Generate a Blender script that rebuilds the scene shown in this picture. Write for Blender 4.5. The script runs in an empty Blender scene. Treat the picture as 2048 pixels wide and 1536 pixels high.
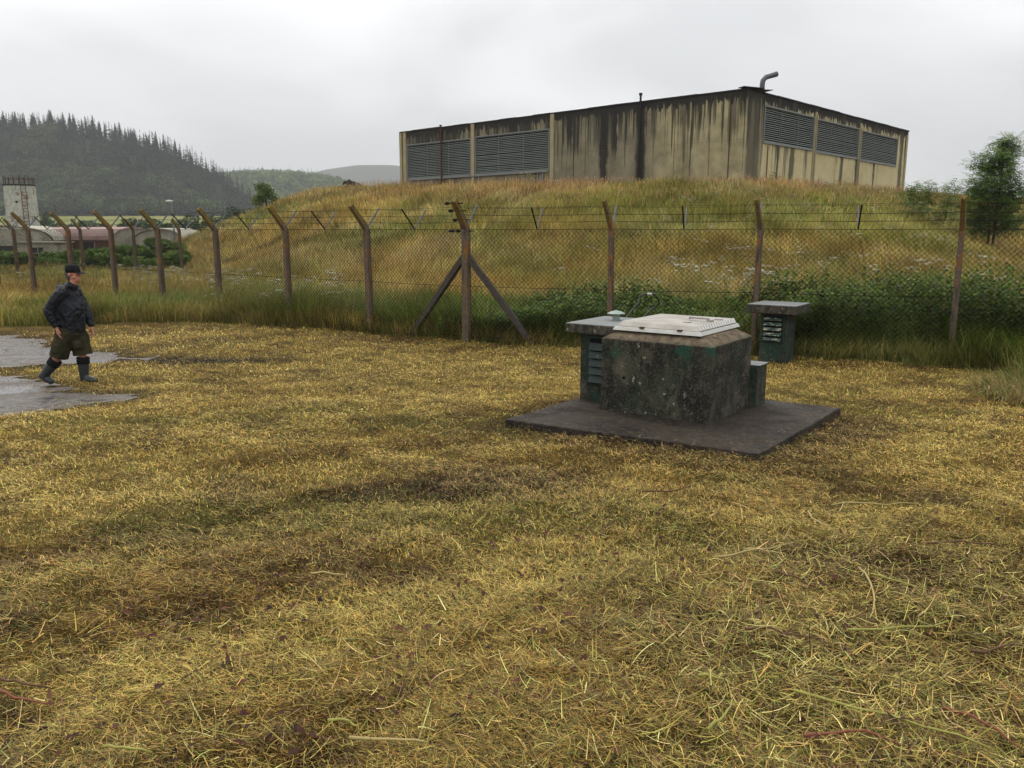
import bpy, math, random
import numpy as np
from math import radians as R, sin, cos, pi
from mathutils import Vector, Matrix
C = bpy.context.scene.collection
sc = bpy.context.scene
random.seed(7)
RNG = np.random.default_rng(11)

# ------------------------------------------------------------------ camera
PITCH = math.atan(308/1620.)
cd = bpy.data.cameras.new('camera'); cam = bpy.data.objects.new('camera', cd); C.objects.link(cam)
cam.location = (0, 0, 2.3); cam.rotation_euler = (R(90)-PITCH, 0, 0)
cd.sensor_width = 36; cd.lens = 36*1620/2048.; cd.clip_end = 20000; cd.clip_start = .05
sc.camera = cam
# ------------------------------------------------------------------ sky
SUN_EL, SUN_AZ = R(52), R(-35)
w = bpy.data.worlds.new('World'); sc.world = w; w.use_nodes = True
nt = w.node_tree; nt.nodes.clear()
def wn(t, **k):
    n = nt.nodes.new(t)
    for a, b in k.items(): setattr(n, a, b)
    return n
out = wn('ShaderNodeOutputWorld'); bg = wn('ShaderNodeBackground'); bg.inputs['Strength'].default_value = .125
sky = wn('ShaderNodeTexSky', sky_type='NISHITA'); sky.sun_disc = False; sky.sun_elevation = SUN_EL; sky.sun_rotation = SUN_AZ
tc = wn('ShaderNodeTexCoord'); mp = wn('ShaderNodeMapping'); mp.inputs['Scale'].default_value = (1.0, 1.0, 2.6)
mp.inputs['Location'].default_value = (.35, .2, .1)
n1 = wn('ShaderNodeTexNoise'); n1.inputs['Scale'].default_value = 2.1; n1.inputs['Detail'].default_value = 5; n1.inputs['Roughness'].default_value = .42; n1.inputs['Distortion'].default_value = .35
r1 = wn('ShaderNodeValToRGB'); e = r1.color_ramp.elements
e[0].position = .38; e[0].color = (4.6, 4.65, 4.7, 1); e[1].position = .68; e[1].color = (6.9, 6.88, 6.85, 1)
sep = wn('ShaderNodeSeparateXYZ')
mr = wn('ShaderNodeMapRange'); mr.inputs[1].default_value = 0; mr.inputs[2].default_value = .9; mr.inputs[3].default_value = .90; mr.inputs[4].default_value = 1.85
mul = wn('ShaderNodeMixRGB', blend_type='MULTIPLY'); mul.inputs[0].default_value = 1
mx = wn('ShaderNodeMixRGB'); mx.inputs[0].default_value = .96
L = nt.links.new
L(tc.outputs['Generated'], mp.inputs[0]); L(mp.outputs[0], n1.inputs['Vector']); L(n1.outputs['Fac'], r1.inputs[0])
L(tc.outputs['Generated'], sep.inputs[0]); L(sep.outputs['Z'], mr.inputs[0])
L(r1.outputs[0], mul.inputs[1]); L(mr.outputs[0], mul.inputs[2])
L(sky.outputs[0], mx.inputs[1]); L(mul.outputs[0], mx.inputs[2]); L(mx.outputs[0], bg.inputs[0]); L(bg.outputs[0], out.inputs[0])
sl = bpy.data.lights.new('sun', 'SUN'); sl.energy = .9; sl.angle = R(22); sl.color = (1, .95, .86)
so = bpy.data.objects.new('sun', sl); C.objects.link(so)
sdir = Vector((sin(SUN_AZ)*cos(SUN_EL), cos(SUN_AZ)*cos(SUN_EL), sin(SUN_EL)))
so.rotation_euler = sdir.to_track_quat('Z', 'Y').to_euler(); so.location = (0, 0, 60)
sc.view_settings.view_transform = 'Standard'; sc.view_settings.look = 'None'; sc.view_settings.exposure = .38
sc.view_settings.gamma = 1; sc.view_settings.use_curve_mapping = False
sc.cycles.max_bounces = 5; sc.cycles.diffuse_bounces = 3; sc.cycles.glossy_bounces = 2
sc.cycles.volume_bounces = 0; sc.cycles.transparent_max_bounces = 6

# ------------------------------------------------------------------ noise (numpy)
def _h(ix, iy, s):
    h = (ix.astype(np.int64)*374761393 + iy.astype(np.int64)*668265263 + s*1442695041) & 0xffffffff
    h = ((h ^ (h >> 13))*1274126177) & 0xffffffff
    return ((h ^ (h >> 16)) & 0xffff)/65535.
def vn(x, y, s=0):
    ix = np.floor(x); iy = np.floor(y); fx = x-ix; fy = y-iy
    fx = fx*fx*(3-2*fx); fy = fy*fy*(3-2*fy)
    a = _h(ix, iy, s); b = _h(ix+1, iy, s); c = _h(ix, iy+1, s); d = _h(ix+1, iy+1, s)
    return (a*(1-fx)+b*fx)*(1-fy)+(c*(1-fx)+d*fx)*fy
def fbm(x, y, s=0, o=4):
    t = 0; a = 1; n = 0
    for i in range(o):
        t = t + a*vn(x*2**i+i*17.3, y*2**i-i*9.1, s+i); n += a; a *= .55
    return t/n
def sm(a, b, x):
    t = np.clip((x-a)/(b-a), 0, 1); return t*t*(3-2*t)

# ------------------------------------------------------------------ terrain
PLAT = np.array([(9.5, 35.2), (29, 55), (70, 96), (30, 120), (-8, 92), (-14, 62)], float)   # flat top of the mound (ccw)
def mound_d(x, y):
    x = np.asarray(x, float); y = np.asarray(y, float)
    best = np.full(x.shape, 1e9); ins = np.ones(x.shape, bool)
    n = len(PLAT)
    for i in range(n):
        a = PLAT[i]; b = PLAT[(i+1) % n]; e = b-a; L2 = e@e
        t = np.clip(((x-a[0])*e[0]+(y-a[1])*e[1])/L2, 0, 1)
        d = np.hypot(x-a[0]-t*e[0], y-a[1]-t*e[1]); best = np.minimum(best, d)
        ins &= ((x-a[0])*e[1]-(y-a[1])*e[0]) <= 0
    return np.where(ins, -best, best)
R1 = ([-900, -520, -379, -330, -295, -255, -235, -220, -208, -192, -172, -150, -100, 100], [60, 76, 70, 69, 63, 54, 46, 39, 30, 19, 9, 4, 0, 0])
R2 = ([-700, -440, -390, -340, -287, -237, -200, -160, -110, -40, 100], [20, 38, 50, 56, 60, 58, 50, 36, 14, 3, 0])
R3 = ([-2600, -1580, -900, -770, -710, -620, -530, -440, -350, -40, 600, 1500, 2600], [90, 90, 160, 170, 150, 148, 172, 184, 184, 150, 90, 60, 60])
def hills(x, y):
    a = np.interp(x, *R1)*sm(455, 610, y)*(1-.85*sm(612, 740, y))*(1+.05*(vn(x/60, y/60, 3)-.5))
    b = np.interp(x, *R2)*sm(640, 980, y)*(1-.5*sm(1100, 1600, y))
    c = np.interp(x, *R3)*sm(1700, 2450, y)
    return np.maximum(np.maximum(a, b), c)
def H(x, y):
    x = np.asarray(x, float); y = np.asarray(y, float)
    r = np.hypot(x*.9, y)
    z = np.interp(r, [0, 2.5, 4.5, 6.5, 9, 10.5, 13, 15], [.66, .64, .5, .36, .31, .2, .02, 0])
    d = mound_d(x, y)
    W = 19.5-6*sm(10, 20, x)-4.5*sm(-8, -16, x)
    bx = (x-11.087)*.682+(y-40)*.7313; by = -(x-11.087)*.7313+(y-40)*.682
    pl = np.clip(4.2+.034*by+.014*bx, 4.0, 5.15)
    t = np.clip(1-d/W, 0, 1)
    zm = pl*(.55*t+.45*t*t*(3-2*t))
    zm = zm+.36*(fbm(x/4, y/4, 21)-.5)*sm(19, 12, d)
    zm = np.where(d < 0, pl+.1*(fbm(x/4, y/4, 21)-.5), zm)
    z = z+np.maximum(zm, 0)*sm(1, .93, d/W)
    z = z-.35*sm(50, 75, r)*sm(22, 30, d)
    z = z+10*sm(120, 460, y)
    z = np.maximum(z, hills(x, y)+4*sm(400, 500, y))
    return z
def microbump(x, y):
    r = np.hypot(x, y)
    return (.07*(fbm(x*1.3, y*1.3, 5)-.5)+.075*(fbm(x*6, y*6, 6, 3)-.5))*sm(60, 25, r)
SLAB = [(2.11, 6.68), (3.53, 8.5), (1.45, 9.95), (-.07, 7.98)]
PATH_A = [(-7.4, 8.8), (-6.01, 9.26), (-5.49, 9.6), (-5.1, 9.95), (-4.95, 10.3), (-5.2, 10.7), (-5.9, 11.0), (-6.5, 11.5), (-7.3, 12.3), (-8.18, 12.75), (-10.85, 13.3), (-16, 13.6), (-16, 8.6)]
PATH_B = [(-16, 18.9), (-14.9, 18.8), (-11.53, 18.12), (-10.35, 17.27), (-8.83, 15.85), (-7.4, 15.13), (-6.55, 14.64), (-7.1, 14.3), (-7.9, 13.97), (-8.4, 13.7), (-11, 14.1), (-16, 14.6)]
def pdist(poly, x, y):          # signed distance, negative inside (any polygon)
    x = np.asarray(x, float); y = np.asarray(y, float)
    best = np.full(x.shape, 1e9); ins = np.zeros(x.shape, bool); n = len(poly)
    for i in range(n):
        a = poly[i]; b = poly[(i+1) % n]; ex = b[0]-a[0]; ey = b[1]-a[1]
        t = np.clip(((x-a[0])*ex+(y-a[1])*ey)/(ex*ex+ey*ey), 0, 1)
        best = np.minimum(best, np.hypot(x-a[0]-t*ex, y-a[1]-t*ey))
        c = ((a[1] > y) != (b[1] > y)); den = (b[1]-a[1]) if b[1] != a[1] else 1e-9
        ins ^= c & (x < (b[0]-a[0])*(y-a[1])/den+a[0])
    return np.where(ins, -best, best)
def HG(x, y):                   # ground as drawn
    z = H(x, y); f = np.minimum(pdist(PATH_A, x, y), pdist(PATH_B, x, y))
    m = microbump(x, y)*sm(0, .8, f)
    z = z+m-.022*sm(.45, .15, f)
    return z
MEX = [-40, -16, -12.6, -7.9, -3.65, -.94, 1.8, 7.4, 8.6, 30]
MEY = [19.3, 19.3, 19.6, 20.6, 18.55, 16.85, 15.85, 13.65, 12.6, 3]
def mow(x, y):                  # >0 on the mown side
    a = np.interp(x, MEX, MEY)-y+.5*(fbm(x*.8, y*.8, 31)-.5)
    b = np.hypot((x-7.5)/1.15, (y-10.3)/1.5)-1+.3*(fbm(x*1.5, y*1.5, 33)-.5)      # rank tussocks left at the right edge
    return np.minimum(a, b)
def lerp(a, b, t):
    t = t[..., None] if np.ndim(t) else t
    return np.asarray(a)*(1-t)+np.asarray(b)*t
def streak(x, y, a_, sl, sw, seed):
    c, n = cos(a_), sin(a_); return fbm((x*c+y*n)*sl, (-x*n+y*c)*sw, seed, 4)
def col_mown(x, y):
    r = np.hypot(x, y)
    base = lerp((.28, .180, .036), (.44, .32, .078), sm(.32, .66, fbm(x*.55, y*.8, 41)))
    base = lerp(base, (.56, .415, .115), sm(5, 10, r)*.72)
    base = lerp(base, (.62, .49, .14), sm(.48, .64, streak(x, y, .55, .22, 1.9, 46))*.65)
    base = lerp(base, (.11, .058, .018), sm(.52, .70, streak(x, y, .5, .3, 1.6, 43))*.5)
    base = lerp(base, (.10, .05, .018), sm(.53, .70, fbm(x*1.9, y*2.6, 47))*.55)
    base = lerp(base, (.13, .15, .022), sm(.52, .72, fbm(x*.5, y*.6+9, 44))*.42*sm(13, 7, r))
    base = base*np.array((1.02, .96, .86))*(.88+.16*sm(3.5, 8.5, r))[..., None]*(.62+.82*fbm(x*5.5, y*6.5, 66, 3))[..., None]
    cl = sm(2.6, .6, np.hypot((x-1.75)/1.2, (y-3.2)/1.1))           # deeper, greener clippings on the right foreground
    base = lerp(base, (.14, .125, .022), cl*.6*sm(.35, .6, fbm(x*3, y*3, 67)))
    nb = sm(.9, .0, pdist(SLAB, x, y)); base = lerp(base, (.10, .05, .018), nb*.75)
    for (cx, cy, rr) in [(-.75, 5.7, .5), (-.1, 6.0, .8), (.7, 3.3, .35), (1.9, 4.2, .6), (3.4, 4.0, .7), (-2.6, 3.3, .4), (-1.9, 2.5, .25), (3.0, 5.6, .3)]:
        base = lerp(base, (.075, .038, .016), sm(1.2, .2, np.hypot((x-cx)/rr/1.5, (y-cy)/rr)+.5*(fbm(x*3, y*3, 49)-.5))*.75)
    md = np.hypot((x+5.6)/1.9, (y-14.3)/.5)+.5*(fbm(x*2, y*3, 48)-.5); base = lerp(base, (.05, .032, .02), sm(1.3, .5, md)*.9)
    pa = np.minimum(pdist(PATH_A, x, y), pdist(PATH_B, x, y)); base = lerp(base, (.09, .06, .035), sm(.5, 0, pa)*.7)
    return base
def col_wild(x, y):
    g = fbm(x*.16, y*.16, 51); h = fbm(x*.5, y*.5, 52)
    base = lerp((.40, .30, .075), (.255, .255, .055), sm(.42, .6, g))
    base = lerp(base, (.50, .34, .13), sm(.48, .72, h)*.65); base = lerp(base, (.075, .095, .022), sm(.53, .7, fbm(x*.35+3, y*.5, 57))*.6)
    d = mound_d(x, y)
    top = sm(5.5, 1.5, np.abs(d-0)) * sm(20, -2, x)
    base = lerp(base, (.46, .26, .12), top*.25)
    base = lerp(base, (.19, .24, .035), sm(3, 7, d)*sm(12, 7, d)*sm(-6, 6, x)*sm(22, 10, x)*.65)
    base = lerp(base, (.42, .33, .11), sm(9, 14, d)*sm(20, 16, d)*.35)
    return base
def col_field(x, y):
    return lerp((.23, .27, .07), (.31, .30, .09), sm(.4, .65, fbm(x*.02, y*.05, 55)))

# ------------------------------------------------------------------ materials
class NM:
    def __init__(s, name, rough=.9, spec=.3):
        s.m = bpy.data.materials.new(name); s.m.use_nodes = True; s.t = s.m.node_tree
        s.b = s.t.nodes['Principled BSDF']; s.b.inputs['Roughness'].default_value = rough
        s.b.inputs['Specular IOR Level'].default_value = spec
        s.tc = s.t.nodes.new('ShaderNodeTexCoord')
    def l(s, a, b): s.t.links.new(a, b)
    def n(s, t, **k):
        x = s.t.nodes.new(t)
        for a, b in k.items(): setattr(x, a, b)
        return x
    def co(s, scale=(1, 1, 1), src='Object', loc=(0, 0, 0)):
        m = s.n('ShaderNodeMapping'); m.inputs['Scale'].default_value = scale; m.inputs['Location'].default_value = loc
        s.l(s.tc.outputs[src], m.inputs[0]); return m.outputs[0]
    def noise(s, v, sc=1, det=4, ro=.55, dist=0):
        x = s.n('ShaderNodeTexNoise'); x.inputs['Scale'].default_value = sc; x.inputs['Detail'].default_value = det
        x.inputs['Roughness'].default_value = ro; x.inputs['Distortion'].default_value = dist; s.l(v, x.inputs['Vector']); return x.outputs['Fac']
    def ramp(s, f, a, b, ca=(0, 0, 0), cb=(1, 1, 1)):
        x = s.n('ShaderNodeValToRGB'); e = x.color_ramp.elements; e[0].position = a; e[1].position = b
        e[0].color = (*ca, 1); e[1].color = (*cb, 1); s.l(f, x.inputs[0]); return x.outputs[0]
    def mix(s, f, a, b, mode='MIX'):
        x = s.n('ShaderNodeMixRGB', blend_type=mode)
        for i, v in ((0, f), (1, a), (2, b)):
            if isinstance(v, (int, float)): x.inputs[i].default_value = v if i == 0 else (v, v, v, 1)
            elif isinstance(v, tuple): x.inputs[i].default_value = (*v, 1)
            else: s.l(v, x.inputs[i])
        return x.outputs[0]
    def math(s, op, a, b=0., c=0.):
        x = s.n('ShaderNodeMath', operation=op)
        for i, v in enumerate((a, b, c)):
            if isinstance(v, (int, float)): x.inputs[i].default_value = v
            else: s.l(v, x.inputs[i])
        return x.outputs[0]
    def xyz(s, src='Object'):
        x = s.n('ShaderNodeSeparateXYZ'); s.l(s.tc.outputs[src], x.inputs[0]); return x.outputs
    def mr(s, f, a, b, c=0., d=1., smooth=True):
        x = s.n('ShaderNodeMapRange'); x.interpolation_type = 'SMOOTHSTEP' if smooth else 'LINEAR'
        for i, v in enumerate((a, b, c, d)): x.inputs[1+i].default_value = v
        s.l(f, x.inputs[0]); return x.outputs[0]
    def col(s, c): 
        if isinstance(c, tuple): s.b.inputs['Base Color'].default_value = (*c, 1)
        else: s.l(c, s.b.inputs['Base Color'])
        return s
    def rough(s, f): s.l(f, s.b.inputs['Roughness']); return s
    def bump(s, f, st=.5, d=.02):
        x = s.n('ShaderNodeBump'); x.inputs['Strength'].default_value = st; x.inputs['Distance'].default_value = d
        s.l(f, x.inputs['Height']); s.l(x.outputs[0], s.b.inputs['Normal']); return s
def attr_mat(name, rough=.85, spec=.2, nscale=9, transl=0.):
    m = NM(name, rough, spec); a = m.n('ShaderNodeAttribute', attribute_name='tint')
    c = m.mix(m.math('MULTIPLY', m.noise(m.co(), nscale, 3), .45), a.outputs['Color'], (0., 0., 0.)) if nscale else a.outputs['Color']
    m.col(c)
    if transl:
        tr = m.n('ShaderNodeBsdfTranslucent'); m.l(c, tr.inputs[0]); ms = m.n('ShaderNodeMixShader'); ms.inputs[0].default_value = transl
        m.l(m.b.outputs[0], ms.inputs[1]); m.l(tr.outputs[0], ms.inputs[2]); m.l(ms.outputs[0], m.t.nodes['Material Output'].inputs[0])
    return m
def plain(name, c, rough=.7, spec=.3, metal=0, var=.25, sc_=8, bump=0):
    m = NM(name, rough, spec); f = m.noise(m.co(), sc_, 5)
    m.col(m.mix(m.math('MULTIPLY', f, var*2), c, tuple(v*.35 for v in c))); m.b.inputs['Metallic'].default_value = metal
    if bump: m.bump(f, bump, .02)
    return m.m

gm = attr_mat('ground_soil', .95, .1, 0)
a = [n for n in gm.t.nodes if n.bl_idname == 'ShaderNodeAttribute'][0].outputs['Color']
gf = gm.noise(gm.co(), 14, 6, .7); gf2 = gm.noise(gm.co(), 60, 4, .7)
gm.col(gm.mix(1, gm.mix(gm.ramp(gf, .35, .65), gm.mix(.5, a, (0, 0, 0)), a), gm.ramp(gf2, .3, .75, (.45, .45, .45), (1.25, 1.2, 1.1)), 'MULTIPLY')).bump(gf2, .8, .03)
M_GROUND = gm.m
M_BLADE = attr_mat('grass_blades', .75, .25, 0, .25).m
M_STRAW = attr_mat('straw_clippings', .7, .3, 0, .1).m
M_LEAF = attr_mat('foliage', .7, .3, 0, .4).m
M_FAR = attr_mat('far_foliage', .9, .1, 0, .1).m
M_BARK = plain('bark', (.12, .09, .06), .9, .1, 0, .4, 6, .6)

# wet concrete path
m = NM('wet_concrete_path', .3, .5); c = m.co(); f = m.noise(c, 1.3, 6, .65, .4); f2 = m.noise(c, 9, 6, .7); mud = m.ramp(m.math('ADD', m.math('MULTIPLY', f, .65), m.math('MULTIPLY', f2, .35)), .47, .54)
m.col(m.mix(mud, (.12, .108, .105), (.05, .032, .018))); m.rough(m.mix(mud, m.ramp(m.noise(c, 3, 4), .35, .65, (.04, .04, .04), (.22, .22, .22)), (.55, .55, .55))); m.bump(m.mix(mud, m.math('MULTIPLY', f2, .06), f2), .5, .03)
M_PATH = m.m
# old concrete of the slab
m = NM('wet_slab_concrete', .4, .28); c = m.co(); f = m.noise(c, 1.5, 7, .7, .5); f2 = m.noise(c, 22, 6, .75); g = m.noise(c, 75, 4, .7)
base = m.mix(m.ramp(f, .42, .6), (.046, .033, .022), (.012, .008, .005)); base = m.mix(m.ramp(f2, .50, .62), base, m.mix(f, (.13, .10, .07), (.024, .017, .011))); base = m.mix(m.ramp(g, .56, .66), base, (.018, .012, .008)); base = m.mix(m.ramp(m.noise(c, 120, 3, .6), .66, .72), base, (.30, .24, .15))
m.col(base); m.rough(m.ramp(m.noise(m.co(loc=(3, 3, 0)), 2.6, 6, .7), .42, .6, (.30, .30, .30), (.85, .85, .85))); m.bump(m.math('ADD', f2, m.math('MULTIPLY', g, .8)), 1., .03)
M_SLAB = m.m
# turret concrete: black-green algae, lichen, pale scars, green paint patch and brown mossy shoulders
def turret_mat(name, paint=0., moss_z=.78):
    m = NM(name, .85, .25); c = m.co(); z = m.xyz()[2]
    n_ = m.noise(c, 3.2, 7, .7, .3); st = m.noise(m.co((3.2, 3.2, 1.5)), 1.8, 7, .7); fine = m.noise(c, 38, 5, .75); sp = m.noise(c, 17, 3, .6)
    b = m.mix(m.ramp(n_, .38, .64), (.022, .021, .016), (.115, .105, .072))
    b = m.mix(m.math('MULTIPLY', m.ramp(st, .46, .58), .85), b, (.014, .014, .011))
    b = m.mix(m.math('MULTIPLY', m.ramp(m.noise(m.co((1.3, 1.3, 1), loc=(3, 1, 2)), 2.2, 5), .5, .62), .6), b, (.028, .045, .027))
    b = m.mix(m.math('MULTIPLY', m.ramp(m.noise(m.co(loc=(9, 4, 1)), 2.6, 7, .75), .5, .56), .75), b, (.012, .012, .010))
    b = m.mix(m.math('MULTIPLY', m.ramp(fine, .53, .66), .6), b, (.17, .155, .11))
    b = m.mix(m.math('MULTIPLY', m.ramp(m.noise(m.co(loc=(5, 2, 1)), 7, 6, .75), .55, .66), .7), b, (.12, .11, .075))
    lich = m.math('MULTIPLY', m.ramp(sp, .63, .67), m.ramp(m.noise(c, 2.1, 2), .48, .6))
    b = m.mix(lich, b, (.34, .33, .27))
    gp = m.math('MULTIPLY', m.ramp(m.noise(m.co((1, 1, 1.6), loc=(1, 5, 0)), 2.6, 5, .65), .54, .58), m.mr(m.math('ADD', z, m.math('MULTIPLY', m.noise(c, 6, 4), .5)), moss_z-.0, moss_z+.2))
    b = m.mix(m.math('MULTIPLY', gp, .8), b, (.02, .085, .055))
    if paint: b = m.mix(m.math('MULTIPLY', m.ramp(m.noise(m.co((1, 1, .5)), 4, 5, .6), .4, .56), paint), b, (.022, .055, .042))
    top = m.mr(z, moss_z-.04, moss_z+.02)
    b = m.mix(top, b, m.mix(m.ramp(m.noise(c, 14, 6, .7), .35, .7), (.07, .048, .03), (.23, .18, .115)))
    m.col(b); m.bump(m.math('ADD', fine, m.math('MULTIPLY', n_, 1.2)), .9, .025); return m.m
M_TURRET = turret_mat('algae_stained_concrete'); M_SHAFT = turret_mat('green_stained_concrete', .75, 1.6)
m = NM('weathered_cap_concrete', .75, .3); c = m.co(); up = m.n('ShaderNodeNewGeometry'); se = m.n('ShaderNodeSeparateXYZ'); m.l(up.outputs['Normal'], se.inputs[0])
f = m.noise(c, 9, 6, .7); st = m.noise(m.co((5, 5, 2.5)), 2.4, 7, .7)
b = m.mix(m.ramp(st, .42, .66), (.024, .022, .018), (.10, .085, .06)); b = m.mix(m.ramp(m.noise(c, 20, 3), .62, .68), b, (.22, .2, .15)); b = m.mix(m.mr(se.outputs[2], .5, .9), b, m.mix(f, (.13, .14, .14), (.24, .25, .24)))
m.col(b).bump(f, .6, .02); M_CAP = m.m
M_GREEN = plain('green_painted_metal', (.008, .029, .022), .5, .4, 0, .35, 14, .2)
m = NM('peeling_green_louvre', .6, .3); f = m.noise(m.co((2, 2, 9)), 6, 4); m.col(m.mix(m.ramp(f, .53, .6), (.025, .06, .05), (.42, .38, .27))); M_PEEL = m.m
M_DARK = plain('painted_dark', (.012, .012, .012), .9, .1)  # near-black paint that stands for the shade inside openings
M_BLACKP = plain('black_tube', (.012, .012, .013), .4, .5)
m = NM('weathered_hatch_metal', .55, .4); c = m.co(); f = m.noise(c, 5, 5); ch = m.n('ShaderNodeTexChecker'); ch.inputs['Scale'].default_value = 42; m.l(c, ch.inputs[0])
m.col(m.mix(m.ramp(f, .35, .7), (.29, .265, .235), (.45, .42, .375))); m.b.inputs['Metallic'].default_value = .15; m.bump(ch.outputs[1], .35, .006); M_HATCH = m.m
M_WHITE = plain('white_painted_flange', (.62, .61, .56), .5, .4, 0, .3, 12)
M_RUST = plain('rusty_steel', (.12, .06, .035), .8, .3, .2, .5, 20, .4)
M_STEEL = plain('galvanised_steel', (.16, .17, .18), .5, .5, .5, .3, 10)
M_WIRE = plain('dark_wire', (.014, .011, .008), .8, .2, 0, .2, 10)
# fence post concrete with orange lichen
m = NM('lichened_post_concrete', .9, .2); c = m.co(); f = m.noise(m.co((1, 1, .5)), 6, 6, .7); z = m.xyz()[2]
b = m.mix(m.ramp(m.noise(c, 30, 4, .7), .35, .7), (.075, .056, .042), (.17, .13, .095))
b = m.mix(m.math('MULTIPLY', m.ramp(f, .5, .62), m.mr(z, .6, 2.35, .35, .95)), b, (.25, .105, .02))
b = m.mix(m.math('MULTIPLY', m.mr(z, 2.28, 2.62), m.ramp(m.noise(c, 9, 4), .35, .55)), b, (.17, .115, .02))
b = m.mix(m.ramp(m.noise(c, 22, 3), .67, .7), b, (.28, .27, .22)); b = m.mix(m.ramp(m.noise(m.co((9, 9, 1)), 2, 4), .55, .7), b, (.045, .036, .03))
m.col(b).bump(f, .6, .02); M_POST = m.m
M_STRUT = plain('dark_strut_concrete', (.095, .08, .068), .9, .2, 0, .5, 12, .5)
# rendered concrete wall of the big building
m = NM('streaked_render', .85, .2); z = m.xyz()[2]; c = m.co()
s1 = m.noise(m.co((1.9, 1.9, .10)), 1.0, 6, .6); s2 = m.noise(m.co((6, 6, .16), loc=(4, 2, 0)), 1.0, 5, .62); s3 = m.noise(m.co((.45, .45, .05), loc=(7, 3, 0)), 1.0, 3)
b = m.mix(m.ramp(m.noise(c, .7, 6, .6), .35, .7), (.49, .415, .225), (.62, .54, .325))
b = m.mix(m.math('MULTIPLY', m.ramp(m.noise(c, 4, 6, .7), .4, .75), .35), b, (.30, .26, .15))
h = m.math('ADD', m.mr(z, 4.9, 8.9, -.13, .07, False), m.math('MULTIPLY', m.math('SUBTRACT', s3, .5), .5))
k1 = m.ramp(m.math('ADD', s1, h), .50, .57); k2 = m.ramp(m.math('ADD', s2, h), .50, .55)
y_ = m.xyz()[1]; grey = m.mr(y_, 4, 6, 0., .62)                       # the middle bay of the long wall is grey
b = m.mix(grey, b, (.19, .175, .13)); 
b = m.mix(m.math('MULTIPLY', k1, .72), b, (.08, .073, .056)); b = m.mix(m.math('MULTIPLY', k2, .88), b, (.022, .020, .017))
top = m.math('ADD', m.mr(z, 7.7, 8.75, -.42, .24, False), m.noise(m.co((3.2, 3.2, .5)), 1.4, 5)); b = m.mix(m.ramp(top, .5, .56), b, (.018, .016, .014))
wob = m.math('MULTIPLY', m.math('SUBTRACT', m.noise(m.co((.9, .9, .9)), 1.2, 3), .5), .5)
def band(coord, a_, wd, z0=0.):
    d = m.math('ABSOLUTE', m.math('SUBTRACT', m.math('ADD', coord, wob), a_)); v = m.mr(d, wd, wd*.45)
    return m.math('MULTIPLY', v, m.mr(z, z0, z0+1.2)) if z0 else v
x_ = m.xyz()[0]; 
for (cc, a_, wd, z0) in [(y_, 5.95, .42, 0), (y_, 8.35, .32, 0), (y_, 7.6, .16, 5.6), (y_, 10.75, .22, 6.4), (y_, 15.2, .5, 7.2)]: b = m.mix(m.math('MULTIPLY', band(cc, a_, wd, z0), .93), b, (.012, .011, .01))
for (cc, a_, wd, z0) in [(x_, .8, 1.1, 0), (x_, 5.2, .38, 0), (x_, 3.5, .2, 0), (x_, 8.0, .22, 0), (x_, 11.8, .32, 0), (x_, 14.2, .35, 0), (x_, 17.0, .22, 0), (x_, 21.8, .4, 0)]: b = m.mix(m.math('MULTIPLY', band(cc, a_, wd, z0), .82), b, (.045, .042, .034))
for (cc, a_) in ((y_, 1.9), (y_, 3.9), (y_, 9.6), (x_, 2.9), (x_, 10.9), (x_, 17.6)):
    d_ = m.math('ABSOLUTE', m.math('SUBTRACT', cc, a_)); b = m.mix(m.math('MULTIPLY', m.mr(d_, .035, .015), .7), b, (.05, .045, .035))
d_ = m.math('ABSOLUTE', m.math('SUBTRACT', z, 6.55)); b = m.mix(m.math('MULTIPLY', m.mr(d_, .03, .01), m.mr(y_, 12, 11.9, 0, .25)), b, (.10, .09, .07))
m.col(b).bump(m.noise(c, 20, 4), .25, .02); M_WALL = m.m
M_PIL = plain('cream_pilaster_render', (.44, .375, .225), .85, .2, 0, .35, 1.5, .1)
M_SLAT = plain('aluminium_louvre_slats', (.24, .265, .24), .6, .3, .2, .35, 1.2)
M_FRAME = plain('louvre_frame_metal', (.22, .23, .22), .6, .4, .2, .2, 2)
M_ROOFFELT = plain('black_roof_felt', (.03, .028, .026), .9, .2)
M_DUCT = plain('galvanised_duct', (.11, .11, .125), .45, .5, .6, .2, 3)
# far buildings
m = NM('flaking_tower_paint', .8, .2); c = m.co(); f = m.noise(m.co((1, 1, .6)), 1.6, 6, .7)
b = m.mix(m.ramp(m.noise(c, 3, 6, .7), .35, .65), (.29, .30, .25), (.46, .46, .40)); b = m.mix(m.ramp(f, .56, .64), b, (.20, .10, .06)); b = m.mix(m.ramp(m.noise(m.co((3, 3, .5), loc=(2, 0, 0)), 2, 5), .6, .68), b, (.09, .085, .07))
m.col(b); M_TOWER = m.m
m = NM('dirty_cream_render', .85, .2); c = m.co(); b = m.mix(m.ramp(m.noise(c, 1.5, 6, .7), .4, .66), (.46, .44, .36), (.25, .235, .18)); b = m.mix(m.ramp(m.noise(m.co((2, 2, .4)), 2, 5), .6, .72), b, (.11, .10, .075)); m.col(b); M_CREAM = m.m
m = NM('rusted_roof_sheet', .7, .3); c = m.co(); b = m.mix(m.ramp(m.noise(m.co((.6, 2, 1)), 1.6, 5), .35, .65), (.24, .135, .12), (.30, .20, .175)); b = m.mix(m.ramp(m.noise(c, 3, 4), .62, .7), b, (.10, .07, .06)); m.col(b); M_RROOF = m.m
M_BRICK = plain('brown_brick_wall', (.14, .075, .055), .9, .1, 0, .4, 2)
M_GLASS = plain('dark_window_glass', (.03, .033, .036), .15, .6)
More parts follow.
